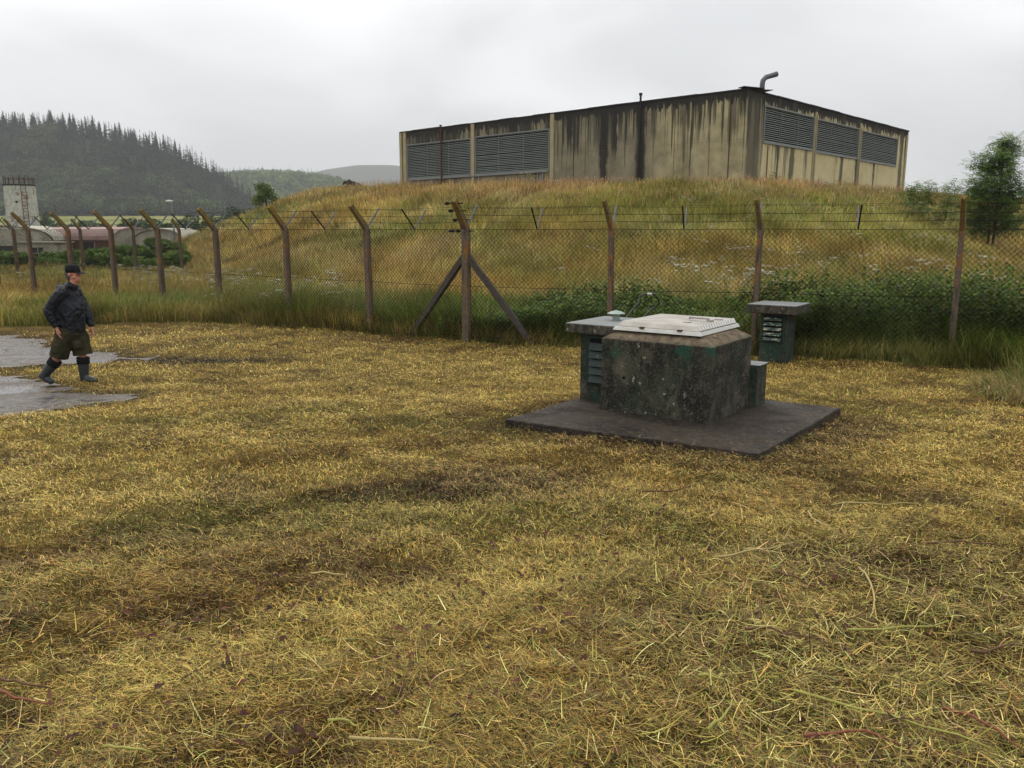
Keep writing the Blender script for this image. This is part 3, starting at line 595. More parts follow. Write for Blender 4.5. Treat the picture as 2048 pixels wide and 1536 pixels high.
for (hx_, hy_) in ((.40, .45), (.83, .28)):
    b = MB(); b.lathe([(.045, 0), (.045, .012), (.02, .018)], 14, (hx_, hy_, hz+.087)); b.build('hatch_boss', M_HATCH, lid)
# low block on the right
b = MB(); b.box(B_-.02, B_+.27, -.09, .62, -.02, .435); o = b.build('side_block', M_SHAFT, tur, False, .012)
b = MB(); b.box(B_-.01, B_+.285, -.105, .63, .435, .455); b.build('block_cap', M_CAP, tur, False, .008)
# vent shaft at the left rear
vs = MB(); vs.box(.31, .93, A_+.012, A_+.45, -.03, .76); vs = vs.build('vent_shaft', M_SHAFT, tur, False, .012)
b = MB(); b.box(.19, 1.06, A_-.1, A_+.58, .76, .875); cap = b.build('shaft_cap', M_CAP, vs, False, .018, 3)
b = MB(); b.box(.288, .31, A_+.02, A_+.36, .2, .75)
b.build('louvre_frame', M_GREEN, vs, False, .004)
b = MB()
for k in range(5):
    z0 = .26+k*.09; b.beam((.268, A_+.05, z0), (.268, A_+.31, z0), .012, .085, (.45, 0, 1))
b.build('louvre_slats', M_GREEN, vs, False, .002)
b = MB(); b.box(.283, .2879, A_+.05, A_+.31, .22, .71); b.build('dark_backing', M_DARK, vs)  # solid plate behind the slats, the dark inside is painted on
b = MB(); b.lathe([(.042, .875), (.042, .945), (.04, .95)], 14, (.70, A_+.22, 0)); b.lathe([(.1, .95), (.102, .956), (.06, .975), (.012, .988)], 18, (.70, A_+.22, 0)); b.build('mushroom_vent', M_GREEN, vs, True)
vsm = bpy.data.objects['mushroom_vent']; vsm.data.materials[0] = plain('pale_green_vent_metal', (.30, .38, .33), .5, .4, .2, .3, 20); vsm.modifiers.new('es', 'EDGE_SPLIT').split_angle = R(40)

for (yy_, zz_) in ((A_+.14, .52), (A_+.20, .52)): b = MB(); b.sphere((.262, yy_, zz_), .008, 6, 4); b.build('rivet', M_WHITE, vs)
# remote ventilation shaft by the fence
rv = thing('ventilation_shaft', 'green painted concrete vent pillar with flat cap in front of the fence', 'vent shaft', (4.77, 13.99, .0), TH)
b = MB(); b.box(0, .47, 0, .47, -.15, .87); b.build('pillar', M_SHAFT, rv, False, .015)
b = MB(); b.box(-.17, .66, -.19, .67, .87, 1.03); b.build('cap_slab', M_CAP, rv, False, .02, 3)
b = MB(); b.box(-.03, -.001, .04, .43, .36, .845); b.build('louvre_frame', M_GREEN, rv, False, .01)
b = MB()
for k in range(5): b.beam((-.055, .08, .42+k*.088), (-.055, .39, .42+k*.088), .010, .06, (.7, 0, 1))
b.build('louvre_slats', M_PEEL, rv, False, .003)
b = MB(); b.box(-.034, -.0305, .07, .40, .39, .82); b.build('dark_backing', M_DARK, rv)  # near-black plate painted as the shaded inside of the louvre

# lawn mower whose handle shows behind the turret
lm = thing('lawn_mower', 'black tubular push mower handle sticking up behind the hatch turret', 'lawn mower', (1.55, 11.35, Hs(1.55, 11.35)), 0)
z0 = Hs(1.55, 11.35)
def L3(p): return (p[0]-1.55, p[1]-11.35, p[2]-z0)
hp = [(1.35, 11.45, .55), (1.60, 11.75, .96), (1.77, 11.85, 1.16), (1.87, 11.9, 1.25), (1.885, 11.9, 1.345), (1.93, 11.9, 1.375), (2.085, 11.93, 1.375), (2.15, 11.95, 1.31), (2.175, 11.98, 1.23), (2.08, 12.0, 1.15), (1.92, 11.98, 1.0), (1.62, 11.8, .55)]
MB().tube([L3(p) for p in hp], .0145, 8).build('push_handle', M_BLACKP, lm, True)
MB().tube([L3((1.6, 11.75, .96)), L3((1.92, 11.98, 1.0))], .009, 6).build('cross_bar', M_BLACKP, lm, True)
MB().tube([L3((1.98, 11.905, 1.378)), L3((2.05, 11.92, 1.378))], .0165, 8).build('handle_sticker', M_WHITE, lm, True)
b = MB(); b.loft([[(.32*cos(t_)+.12, .24*sin(t_)+.1, z) for t_ in [2*pi*q/16 for q in range(16)]] for z in (.1, .16, .22)]); b.build('deck', M_BLACKP, lm, False, .02)
b = MB(); b.lathe([(.13, .2), (.13, .3), (.09, .34)], 14, (.12, .1, 0)); b.build('engine', plain('mower_engine', (.2, .03, .02)), lm)
for (q, s) in ((-.12, -.16), (.38, -.16), (-.12, .36), (.38, .36)): MB().tube([(q, s-.02, .09), (q, s+.02, .09)], .09, 16).build('wheel', M_BLACKP, lm)

# ------------------------------------------------------------------ chain link fence
MESH_H = 2.32
def chain(name, a_, b_, z0, z1, parent, cell=.046, r=.0052, zb=None):
    """woven zigzag wires between a and b"""
    a_ = np.array(a_); b_ = np.array(b_); Lh = np.linalg.norm(b_-a_); t = (b_-a_)/Lh; nrm = np.array([-t[1], t[0]])
    nw = int(Lh/cell)+1; ns = int((z1-z0)/cell); V = []; F = []
    zs = z0+(z1-z0)*np.arange(ns+1)/ns
    off = np.array([[1, 0], [-.5, .87], [-.5, -.87]])*r
    Vv = np.empty((nw, ns+1, 3, 3))
    for i in range(nw):
        u = (i+.5)*cell+((np.arange(ns+1) % 2)*2-1)*cell*.5*(1 if i % 2 else -1); u = np.clip(u+.012*np.sin(zs*2.1+a_[0]*3)*np.sin(pi*np.clip(u/Lh, 0, 1)), 0, Lh)
        dn = (np.arange(ns+1) % 2)*.004+.045*(fbm((u+a_[0]*7)*1.2, zs*1.5, 12, 2)-.5)*np.sin(pi*np.clip(u/Lh, 0, 1))
        for k in range(3):
            Vv[i, :, k, 0] = a_[0]+t[0]*(u+off[k, 0])+nrm[0]*(dn+off[k, 1]); Vv[i, :, k, 1] = a_[1]+t[1]*(u+off[k, 0])+nrm[1]*(dn+off[k, 1]); Vv[i, :, k, 2] = zs
    idx = np.arange(nw*(ns+1)*3).reshape(nw, ns+1, 3); F = []
    for k in range(3):
        k2 = (k+1) % 3; F.append(np.stack([idx[:, :-1, k], idx[:, :-1, k2], idx[:, 1:, k2], idx[:, 1:, k]], -1).reshape(-1, 4))
    return npmesh(name, Vv.reshape(-1, 3), np.concatenate(F), M_WIRE, None, parent)
MESHO = {}
def line_wires(b, p0, p1, zs, sag=.0, r=.0028, off=(0, 0)):
    for z in zs:
        pts = []
        for q in range(5):
            s = q/4; pts.append((p0[0]+(p1[0]-p0[0])*s+off[0], p0[1]+(p1[1]-p0[1])*s+off[1], z-sag*4*s*(1-s)))
        b.tube(pts, r, 4, False)
def barbs(b, p0, p1, step=.13, r=.0022):
    p0 = Vector(p0); p1 = Vector(p1); n = int((p1-p0).length/step)
    for q in range(1, n):
        c = p0.lerp(p1, q/n); e1 = Vector((random.uniform(-1, 1), random.uniform(-1, 1), random.uniform(-1, 1))).normalized()*.016
        b.tube([c-e1, c+e1], r, 3, False)
def crank(parent, loc, out, lean=(0, 0), tall=0., name='post', w_=.135):
    """concrete post with a bent top; out = unit outward direction"""
    b = MB(); o_ = Vector((out[0], out[1], 0)); s_ = Vector((-out[1], out[0], 0))
    def ring(c, hw, tilt=0):
        ax = (o_*cos(tilt)-Vector((0, 0, 1))*sin(tilt))
        return [tuple(Vector(c)+ax*p+s_*q) for (p, q) in ((-hw, -hw*.92), (hw, -hw*.92), (hw, hw*.92), (-hw, hw*.92))]
    c0 = Vector(loc); hw = w_/2; ln = Vector((lean[0], lean[1], 0))
    rings = [ring(c0+Vector((0, 0, -.3)), hw*1.06)]
    for q in range(1, 7): rings.append(ring(c0+ln*(q/6)+Vector((0, 0, (MESH_H-.04)*q/6)), hw*(1.04-.1*q/6)))
    top = c0+ln+Vector((0, 0, MESH_H+.06)); rings.append(ring(top+o_*.06, hw*.93, R(22)))
    rings.append(ring(top+o_*(.26)+Vector((0, 0, .24+tall)), hw*.82, R(44))); rings.append(ring(top+o_*(.46)+Vector((0, 0, .46+tall)), hw*.74, R(44)))
    b.loft(rings); return b.build(name, M_POST, parent, False, .012, 2), c0+ln
def arm(parent, base, dirv, h=.42, name='steel_arm', mat=None, w_=.035):
    b = MB(); p = Vector(base); q = p+Vector((dirv[0]*.38, dirv[1]*.38, h)); b.beam(p, q, w_, .012); b.beam(p+Vector((0, 0, .01)), q+Vector((0, 0, .01)), .012, w_)
    return b.build(name, mat or M_STEEL, parent)
def fence(run, ks, corner, label, name='chain_link_fence'):
    p0 = fence_pt(run, 0); root = thing(name, label, 'fence', (0, 0, 0))
    d = Vector((fence_pt(run, 1)[0]-p0[0], fence_pt(run, 1)[1]-p0[1], 0)).normalized(); out = Vector((d.y, -d.x, 0))
    if out.y > 0: out = -out
    P = [fence_pt(run, k) for k in ks]
    for i, p in enumerate(P):
        g = Hs(*p)
        if i or corner:
            if run == 1: out2 = Vector((-.52, -.80, 0))*.8
            else: out2 = out
            if i == 0:
                oc = Vector((-.45, -.89, 0)).normalized(); o, base = crank(root, (p[0], p[1], g), oc, (0, 0), .03, w_=.16)
                for (rn, kk) in ((0, .60), (1, .50)):
                    e = fence_pt(rn, kk); bb = MB(); bb.beam((p[0], p[1], 1.82), (e[0], e[1], Hs(*e)-.1), .11, .12); bb.build('brace_strut', M_STRUT, root, False, .01)
                o2 = Vector((-.82, .57, 0))
                for (z, t) in ((2.28, 0), (2.50, .12), (2.68, .28), (2.82, .42)):
                    c_ = Vector((p[0], p[1], z))+oc*t; bb = MB(); bb.tube([c_-o2*.02, c_+o2*.14], .012, 6); bb.tube([c_+o2*.14, c_+o2*.17, c_+o2*.23, c_+o2*.26], [.014, .032, .032, .014], 8)
                    bb.tube([c_, c_+Vector((.16, -.05, 0))], .012, 6); bb.build('straining_bolt', M_WIRE, root)
                bb = MB(); bb.tube([Vector((p[0], p[1], 2.28))+o2*.30, Vector((p[0], p[1], 2.28))+o2*.33, Vector((p[0], p[1], 2.28))+o2*.42, Vector((p[0], p[1], 2.28))+o2*.45], [.01, .03, .03, .01], 8); bb.build('straining_bolt', M_WIRE, root)
                arm(root, (p[0]+.03, p[1], g+MESH_H+.02), (.5, .86), .44)
            else:
                o, base = crank(root, (p[0], p[1], g), out2, (random.uniform(-.03, .03), 0), random.uniform(-.02, .02)); 
                if run == 0 and i >= 5: pass
                arm(root, (p[0], p[1], g+MESH_H+.02), -out)
        if i < len(P)-1:
            q = P[i+1]; chain('mesh_panel', p, q, .02, MESH_H, root)
            for z in (MESH_H, MESH_H*.5, .12): b = MB(); line_wires(b, p, q, (z,), .01, .0045); b.build('line_wire', M_WIRE, root)
            for s_, o_ in ((1, out), (-1, -out)):
                for f in (.3, .62, .97):
                    t = o_*(.40 if s_ > 0 else .38)*f; z = MESH_H+.02+.42*f; sg = random.uniform(.01, .03); b = MB(); line_wires(b, p, q, (z,), sg, .0024, (t.x, t.y))
                    if (run == 1 or i < 3): barbs(b, (p[0]+t.x, p[1]+t.y, z-sg*.5), (q[0]+t.x, q[1]+t.y, z-sg*.5))
                    b.build('barbed_wire', M_WIRE, root)
            mid = ((p[0]+q[0])/2, (p[1]+q[1])/2, MESH_H)
            arm(root, mid, out, .40, 'wire_spacer', M_WIRE, .026); arm(root, mid, -out, .40, 'wire_spacer', M_STEEL, .024)
    return root
fence(0, [0, 1, 2, 3, 3.95, 4.85, 5.75, 6.7, 7.65], True, 'chain link fence run left of and including the braced corner post')
fence(1, [0, 1, 1.9, 3, 4], False, 'chain link fence run right of the braced corner post, behind the turret')
# far return of the fence at the left
ff = thing('chain_link_fence', 'distant chain link fence with small posts before the sheds', 'fence', (0, 0, 0))
FPTS = [(-24.5, 40.5), (-21.8, 41.6), (-19.4, 42.2), (-17.2, 42.6)]
for i, p in enumerate(FPTS):
    g = Hs(*p); crank(ff, (p[0], p[1], g), (-.35, -.93)); arm(ff, (p[0], p[1], g+MESH_H), (.35, .93))
    if i < 3: chain('mesh_panel', p, FPTS[i+1], g, g+MESH_H, ff, .07, .006)

# ------------------------------------------------------------------ building on the mound; local x along the right face, y along the left face
BA = R(46.998); bl = thing('plant_building', 'long flat roofed concrete building with black streaks and louvres on the mound', 'building', (11.087, 40., 0), BA)
LA, LB, ZT, ZB = 25.6, 22.9, 8.8, 3.6
LV = [(12.18, 18.31, 5.66, 8.02), (18.68, 24.9, 5.66, 7.97)]; RV = [(1.80, 7.67, 6.5, 8.3), (7.98, 14.15, 6.45, 8.25), (14.52, 20.95, 6.4, 8.2)]
def face(length, ops, fn, T=.35):
    b = MB(); xs = sorted({0, length}|{v for o in ops for v in o[:2]}); 
    for x0, x1 in zip(xs, xs[1:]):
        op = [o for o in ops if o[0] <= x0+1e-6 and o[1] >= x1-1e-6]
        if op: fn(b, x0, x1, ZB, op[0][2]); fn(b, x0, x1, op[0][3], ZT)
        else: fn(b, x0, x1, ZB, ZT)
    return b
face(LA, LV, lambda b, s, e, z0, z1: b.box(0, .35, s, e, z0, z1)).build('long_wall', M_WALL, bl)
face(LB-.35, [(o[0]-.35, o[1]-.35, o[2], o[3]) for o in RV], lambda b, s, e, z0, z1: b.box(s+.35, e+.35, 0, .35, z0, z1)).build('end_wall', M_WALL, bl)
b = MB(); b.box(LB-.35, LB, .35, LA, ZB, ZT); b.box(.35, LB-.35, LA-.35, LA, ZB, ZT); b.build('rear_walls', M_WALL, bl)
b = MB(); b.box(.36, LB-.36, .36, LA-.36, ZT-.5, ZT-.3); b.build('roof_deck', M_ROOFFELT, bl)
# coping with a few lifted pieces of felt
b = MB()
def cop(x0, x1, y0, y1, n, ax):
    for k in range(n):
        s0 = k/n; s1 = (k+1)/n; dz = random.uniform(0, .035)
        if ax: b.box(x0, x1, y0+(y1-y0)*s0, y0+(y1-y0)*s1-.01, ZT+.002, ZT+.05+dz)
        else: b.box(x0+(x1-x0)*s0, x0+(x1-x0)*s1-.01, y0, y1, ZT+.002, ZT+.05+dz)
cop(-.05, .4, -.05, LA+.05, 19, 1); cop(.42, LB+.05, -.05, .4, 17, 0); b.build('coping', M_ROOFFELT, bl)
b = MB(); b.beam((-.1, .3, ZT+.12), (.9, -.25, ZT+.09), .5, .03); b.build('loose_felt', M_ROOFFELT, bl)
b = MB(); b.beam((1.0, .35, ZT+.1), (1.9, -.1, ZT+.13), .7, .03); b.build('loose_felt', M_ROOFFELT, bl)
def louvre(par, ops, left):
    for (s, e, z0, z1) in ops:
        fr = MB(); t = .07
        def bx(b, a0, a1, d0, d1, zz0, zz1):
            if left: b.box(d0, d1, a0, a1, zz0, zz1)
            else: b.box(a0, a1, d0, d1, zz0, zz1)
        bx(fr, s+.002, s+t, -.04, .12, z0+.002, z1-.002); bx(fr, e-t, e-.002, -.04, .12, z0+.002, z1-.002); bx(fr, s+t, e-t, -.04, .12, z1-t, z1-.002); bx(fr, s+t, e-t, -.06, .12, z0+.002, z0+t+.03)
        f = fr.build('louvre_frame', M_FRAME, par)
        sl_ = MB(); n = int((z1-z0-.2)/(.098 if left else .092))
        for k in range(n):
            zc = z0+.14+(z1-z0-.24)*k/(n-1)
            zc += random.uniform(-.008, .008); ze = zc+random.uniform(-.014, .014)*(random.random() < .4)
            if left: sl_.beam((.02, s+t, zc), (.02, e-t, ze), .012, .058, (.9, 0, 1))
            else: sl_.beam((s+t, .02, zc), (e-t, .02, ze), .012, .055, (0, .9, 1))
        sl_.build('louvre_slats', M_SLAT, f)
        v = MB(); bx(v, s+.01, e-.01, .16, .2, z0+.01, z1-.01); v.build('dark_backing', M_DARK, f)  # dark backing panel, stands in for the unlit interior
        m2 = MB()
        for q in (1/3., 2/3.):
            c_ = s+(e-s)*q; bx(m2, c_-.012, c_+.012, -.015, .0, z0+.1, z1-.08)
        m2.build('mullion', M_FRAME, f)
louvre(bl, LV, True); louvre(bl, RV, False)
for (s, e) in ((24.95, 25.25), (18.36, 18.62), (11.86, 12.12), (25.4, 25.63)): b = MB(); b.box(-.07, -.002, s, e, ZB, ZT-.02); b.build('pilaster', M_PIL, bl)
for (s, e) in ((7.7, 7.95), (14.18, 14.48), (LB-.4, LB-.1)): b = MB(); b.box(s, e, -.06, -.002, ZB, ZT-.25); b.build('pilaster', M_PIL, bl)
for (cc, lf) in ((5.94, 1), (21.35, 1)): b = MB(); b.tube([(-.12, cc, ZB), (-.12, cc, ZT+(.34 if cc < 10 else .1))], .055, 8); b.tube([(-.12, cc, ZT+(.34 if cc < 10 else .1)), (-.12, cc, ZT+(.46 if cc < 10 else .16))], .09, 8); b.build('downpipe', M_RUST if cc > 10 else M_ROOFFELT, bl)
for (xx, yy) in ((-.03, .82), (2.35, -.03)):
    b = MB(); b.tube([(xx, yy, ZB), (xx, yy, ZT-.05 if yy > 0 else 6.45)], .022, 6); b.build('conduit', M_RUST, bl)
for (xx, zz) in ((7.85, 8.4), (14.3, 8.2)): b = MB(); b.beam((xx, -.1, ZB), (xx, -.1, zz), .05, .05); b.build('rain_pipe', M_PIL, bl)
b = MB(); b.box(-.12, -.002, 12.3, 24.9, 5.60, 5.655)
b.build('louvre_sill', M_FRAME, bl)
for s in (12.6, 13.0, 24.3, 24.6, 17.9): b = MB(); b.box(-.1, -.04, s, s+.06, ZB, 5.598); b.build('sill_leg', M_FRAME, bl)
b = MB(); pts = [(2.35, .45, ZT-.4), (2.33, .45, ZT+.55), (2.36, .44, ZT+.74), (2.50, .38, ZT+.90), (2.75, .27, ZT+.98), (3.1, .10, ZT+1.1)]
b.tube(pts, [.125, .125, .125, .125, .12, .13], 14); b.build('exhaust_duct', M_DUCT, bl, True).modifiers.new('es', 'EDGE_SPLIT').split_angle = R(50)

# ------------------------------------------------------------------ far buildings
def barrel(name, label, a_, b_, w_, eave, rise, parts, roofm, wallm, z0=0., endm=None, n=12):
    """hut with curved roof; a->b is the ridge line"""
    a_ = Vector((*a_, 0)); b_ = Vector((*b_, 0)); ln = (b_-a_).length; ang = math.atan2((b_-a_).y, (b_-a_).x)
    t = thing(name, label, 'shed', (a_.x, a_.y, z0), ang)
    wl = MB(); wl.box(0, ln, -w_/2, -w_/2+.2, -.4, eave); wl.box(0, ln, w_/2-.2, w_/2, -.4, eave); wl.build('side_wall', wallm, t)
    pr = [(-w_/2-.12, eave-.02)]+[(-(w_/2+.1)*cos(pi*q/n), eave+rise*sin(pi*q/n)) for q in range(n+1)]+[(w_/2+.12, eave-.02)]
    rf = MB(); th = .08
    outer = [(y, z+th) for y, z in pr]; prof = outer+pr[::-1]
    rf.loft([[(-.15, y, z) for y, z in prof], [(ln+.15, y, z) for y, z in prof]]); rf.build('roof', roofm, t)
    for xx in (0, ln-.2):
        g = MB(); pl = [(-w_/2+.2, -.4), (w_/2-.2, -.4)]+[(y*.96, z-.02) for y, z in pr[1:-1]][::-1]
        g.loft([[(xx+.01, y, z) for y, z in pl], [(xx+.19, y, z) for y, z in pl]]); g.build('gable_wall', endm or wallm, t)
    for (u, d_, ww, zb, zt_) in parts:
        o = MB(); yy = -w_/2
        if d_ == 's': o.box(u, u+ww, yy-.03, yy-.002, zb, zt_); o.build('window', M_GLASS, t); f = MB(); f.box(u-.05, u, yy-.05, yy-.002, zb-.05, zt_+.05); f.box(u+ww, u+ww+.05, yy-.05, yy-.002, zb-.05, zt_+.05); f.build('window_frame', M_CREAM, t)
        else: o.box(ln+.0, ln+.03, u, u+ww, zb, zt_); o.build('window', M_GLASS, t)
    return t
# long rusty roofed hut, its pale gable towards us on the right
barrel('long_hut', 'long low hut with a curved rusty red roof and brown brick wall', (-47.2, 80.5), (-35.4, 76.8), 5.0, 1.75, 1.1, [(2.2, 's', 1.0, .5, 1.4), (4.6, 's', 1.3, .5, 1.5), (6.4, 's', 1.3, .5, 1.5), (9.0, 's', 1.3, .5, 1.5)], M_RROOF, M_BRICK, -.35, M_CREAM)
barrel('long_hut', 'pale round topped end of a hut seen past the rusty roof', (-34.6, 87), (-32.5, 75.6), 4.3, 1.5, 1.25, [], M_CREAM, M_CREAM, -.35, M_CREAM)
barrel('curved_roof_shed', 'cream shed with a curved corrugated roof at the left edge', (-47.5, 82), (-42.6, 69), 7.2, 1.75, 1.25, [(-2.8, 'e', 1.6, .3, 1.35), (-.7, 'e', 1.5, .3, 1.35), (1.5, 'e', 1.3, .3, 1.35)], M_CREAM, M_CREAM, -.35)
t = thing('flat_roofed_annexe', 'small cream annexe with one dark window beside the curved roof shed', 'annexe', (-40.1, 66.8, -.3), R(6))
b = MB(); b.box(-.2, 2.9, 0, 3.0, -.4, 1.55); b.build('wall', M_CREAM, t); b = MB(); b.box(-.35, 3.1, -.15, 3.1, 1.55, 1.66); b.build('flat_roof', M_CREAM, t)
b = MB(); b.box(1.05, 1.85, -.03, -.002, .25, 1.2); b.build('window', M_GLASS, t)
for bb_ in ((1.05, 1.85, .72, .76), (1.43, 1.47, .25, 1.2)): b = MB(); b.box(bb_[0], bb_[1], -.05, -.031, bb_[2], bb_[3]); b.build('glazing_bar', M_CREAM, t)
# round water tower
tx, ty = -49.7, 84.; zt0 = -.95
tw = thing('water_tower', 'round flaking white tower with rust stains and a ladder', 'tower', (tx, ty, zt0), 0)
b = MB(); b.lathe([(1.50, -.5), (1.48, 2), (1.45, 5), (1.40, 7.5), (1.40, 7.62)], 32); b.build('tower_wall', M_TOWER, tw, True).modifiers.new('es', 'EDGE_SPLIT')
b = MB(); b.lathe([(1.47, 7.62), (1.47, 7.74)], 32); b.build('rim', M_ROOFFELT, tw)
b = MB()
for q in range(18):
    a_ = 2*pi*q/18; p = (1.35*cos(a_), 1.35*sin(a_)); b.tube([(p[0], p[1], 7.7), (p[0], p[1], 8.4+.15*random.random())], .035, 5)
b.tube([(1.35*cos(2*pi*q/24), 1.35*sin(2*pi*q/24), 8.3) for q in range(24)], .03, 5, closed=True); b.build('guard_rail', M_RUST, tw)
b = MB(); la = R(-48)
for s in (-.22, .22):
    b.tube([(1.55*cos(la)-s*sin(la), 1.55*sin(la)+s*cos(la), z) for z in (1., 8.6)], .03, 5)
for q in range(22): z = 1.2+q*.32; b.tube([(1.55*cos(la)-.22*sin(la), 1.55*sin(la)+.22*cos(la), z), (1.55*cos(la)+.22*sin(la), 1.55*sin(la)-.22*cos(la), z)], .022, 4)
b.build('ladder', M_RUST, tw)
b = MB(); 
for z in (4.2, 6.0): b.tube([(1.42*cos(R(-75)), 1.42*sin(R(-75)), z), (1.5*cos(R(-75)), 1.5*sin(R(-75)), z)], .11, 10)
b.build('wall_opening', M_DARK, tw)
# street lamp
lp = thing('street_lamp', 'thin grey street lamp with a pale head behind the fence', 'street lamp', (-28.9, 70.5, -.4), 0)
b = MB(); b.tube([(0, 0, 0), (0, 0, 5.0)], [.09, .06], 8); b.build('pole', M_FRAME, lp); b = MB(); b.sphere((-.22, 0, 5.1), (.34, .16, .11)); b.build('lamp_head', M_WHITE, lp, True)

# ------------------------------------------------------------------ trees and shrubs
def leafcloud(cs, rs, n, size, cols, seed=0, flat=.6, shell_=.55, tang=False):
    """leaf quads spread through ellipsoids: cs centres, rs radii"""
    g = np.random.default_rng(seed); cs = np.asarray(cs, float); rs = np.asarray(rs, float); k = g.integers(0, len(cs), n)
    d = g.normal(size=(n, 3)); d /= np.linalg.norm(d, axis=1)[:, None]; rad = shell_+(1-shell_)*g.random((n, 1))**.6; rad *= g.uniform(.75, 1.12, (n, 1))
    p = cs[k]+d*rad*rs[k]; a_ = g.normal(size=(n, 3)); a_[:, 2] *= flat; a_ /= np.linalg.norm(a_, axis=1)[:, None]
    if tang: a_ = np.cross(d, g.normal(size=(n, 3))); a_ /= np.linalg.norm(a_, axis=1)[:, None]
    b_ = np.cross(a_, d+g.normal(size=(n, 3))*.25 if tang else g.normal(size=(n, 3))); b_ /= np.linalg.norm(b_, axis=1)[:, None]; s = size*g.uniform(.6, 1.4, (n, 1))
    V = np.stack([p-a_*s, p+b_*s*.45, p+a_*s, p-b_*s*.45], 1); c = lerp(cols[0], cols[1], g.random(n))*(1+g.normal(0, .07 if tang else .2, (n, 1)))
    cl = g.uniform(.65, 1.35, len(cs)); c = c*cl[k][:, None]
    return V.reshape(-1, 3), np.repeat(c, 4, 0)
def quads(n): return np.arange(n).reshape(-1, 4)
def add_leaves(name, parts, mat, parent=None):
    V = np.concatenate([p[0] for p in parts]); c = np.concatenate([p[1] for p in parts]); return npmesh(name, V, quads(len(V)), mat, c, parent)
def conifer_pts(h, seed, w_=.2, n=150):
    g = np.random.default_rng(seed); V = []; c = []
    t = g.random(n)**.8*.9+.05; a_ = g.uniform(0, 2*pi, n); rad = (1-t)*h*w_*g.uniform(.5, 1.15, n)+.15; z = t*h
    out = np.stack([np.cos(a_), np.sin(a_), np.zeros(n)], 1); sd = np.stack([-np.sin(a_), np.cos(a_), np.zeros(n)], 1)*(.45*rad[:, None]+.1)
    p0 = np.stack([np.zeros(n), np.zeros(n), z+rad*.25], 1); p1 = out*rad[:, None]+np.stack([np.zeros(n), np.zeros(n), z-rad*.2], 1); m_ = (p0+p1)/2
    V = np.stack([p0, m_+sd, p1, m_-sd], 1); col = lerp((.018, .032, .018), (.035, .055, .026), g.random(n))
    sp = np.array([[(-.06*h*.2, 0, h*.86), (0, 0, h*1.03), (.06*h*.2, 0, h*.86), (0, 0, h*.8)], [(0, -.06*h*.2, h*.86), (0, 0, h*1.03), (0, .06*h*.2, h*.86), (0, 0, h*.8)]])
    tr = np.array([[(-.12, 0, 0), (.12, 0, 0), (.05, 0, h*.9), (-.05, 0, h*.9)], [(0, -.12, 0), (0, .12, 0), (0, .05, h*.9), (0, -.05, h*.9)]])
    V = np.concatenate([V, sp, tr]); col = np.concatenate([col, np.tile((.025, .04, .02), (2, 1)), np.tile((.05, .04, .03), (2, 1))])
    return V.reshape(-1, 3), np.repeat(col, 4, 0)
# skyline conifers of the left hill: individuals
protos = []
for q in range(5):
    V, c = conifer_pts(12, q, .2+.025*q, 170); protos.append(npmesh('conifer_tree', V, quads(len(V)), M_FAR, c))
first = set()
xs = []; px = -470.
while px < -206: xs.append(px); px += random.choice((1, 1.4, 2, 2.5, 3.5, 5))
for q, xx in enumerate(xs):
    k = random.randrange(5); yy = 600+random.uniform(-14, 8)
    o = protos[k] if k not in first else protos[k].copy()
    if k in first: C.objects.link(o)
    first.add(k); s = random.uniform(.55, 1.3)*(1 if xx > -420 else .9); o.scale = (s*1.05, s*1.05, s); o.location = (xx, yy, Hs(xx, yy)-.5); o.rotation_euler = (0, 0, random.uniform(0, 6))
    tag(o, 'spiky dark conifer standing along the skyline of the wooded hill', 'conifer', 'conifers along the skyline of the left hill')
# wood covering the hill: one mass
gq = np.random.default_rng(5); parts = []
n = 0
for q in range(2300):
    yy = gq.uniform(452, 612); xx = gq.uniform(-.68, -.3)*yy
    if np.interp(xx, *R1) < 11: continue
    up_ = (yy-450)/160; z = Hs(xx, yy)
    if z < 6: continue
    if fbm(np.array([xx/45.]), np.array([yy/30.]), 95)[0]+.40*up_+.12*(xx > -290)*(up_ > .55) > .64:
        V, c = conifer_pts(gq.uniform(8, 14), q, .2, 42); V = V+np.array([xx, yy, z-.5])
    else:
        h = gq.uniform(8, 13)*(1-.35*up_); w_ = gq.uniform(5, 8.5); cc = [(gq.uniform(-w_, w_)*.45, gq.uniform(-w_, w_)*.45, h*gq.uniform(.4, .8)) for _ in range(4)]
        tone = gq.uniform(.45, 1.0)**2*1.9; V, c = leafcloud(cc, [(w_*.6, w_*.6, h*.28)]*4, 120, .8, (np.array((.04, .062, .022))*tone, np.array((.065, .09, .032))*tone), q, shell_=.85, tang=True); V = V+np.array([xx, yy, z-.5])
    parts.append((V, c))
tag(add_leaves('forest', parts, M_FAR), 'dense dark mixed wood covering the hill on the left', 'wood', kind='stuff')
# second, lighter wooded hill
parts = []
for q in range(2600):
    yy = gq.uniform(640, 1010); xx = gq.uniform(-.42, -.13)*yy
    z = Hs(xx, yy)
    if np.interp(xx, *R2) < 8 or (yy < 760 and np.interp(xx, *R1) > 6): continue
    h = gq.uniform(5, 11); w_ = gq.uniform(4, 8); tone = gq.uniform(.55, 1.4)
    if gq.random() < .22: V, c = conifer_pts(h*1.25, q, .24, 26); c = c*1.5
    else: V, c = leafcloud([(0, 0, h*.5)], [(w_*.8, w_*.8, h*.45)], 40, 1.3, (np.array((.09, .135, .038))*tone, np.array((.14, .19, .05))*tone), q, shell_=.85, tang=True)
    parts.append((V+np.array([xx, yy, z-.5]), c))
tag(add_leaves('woodland', parts, M_FAR), 'lighter green wooded hill beyond the mound', 'wood', kind='stuff')
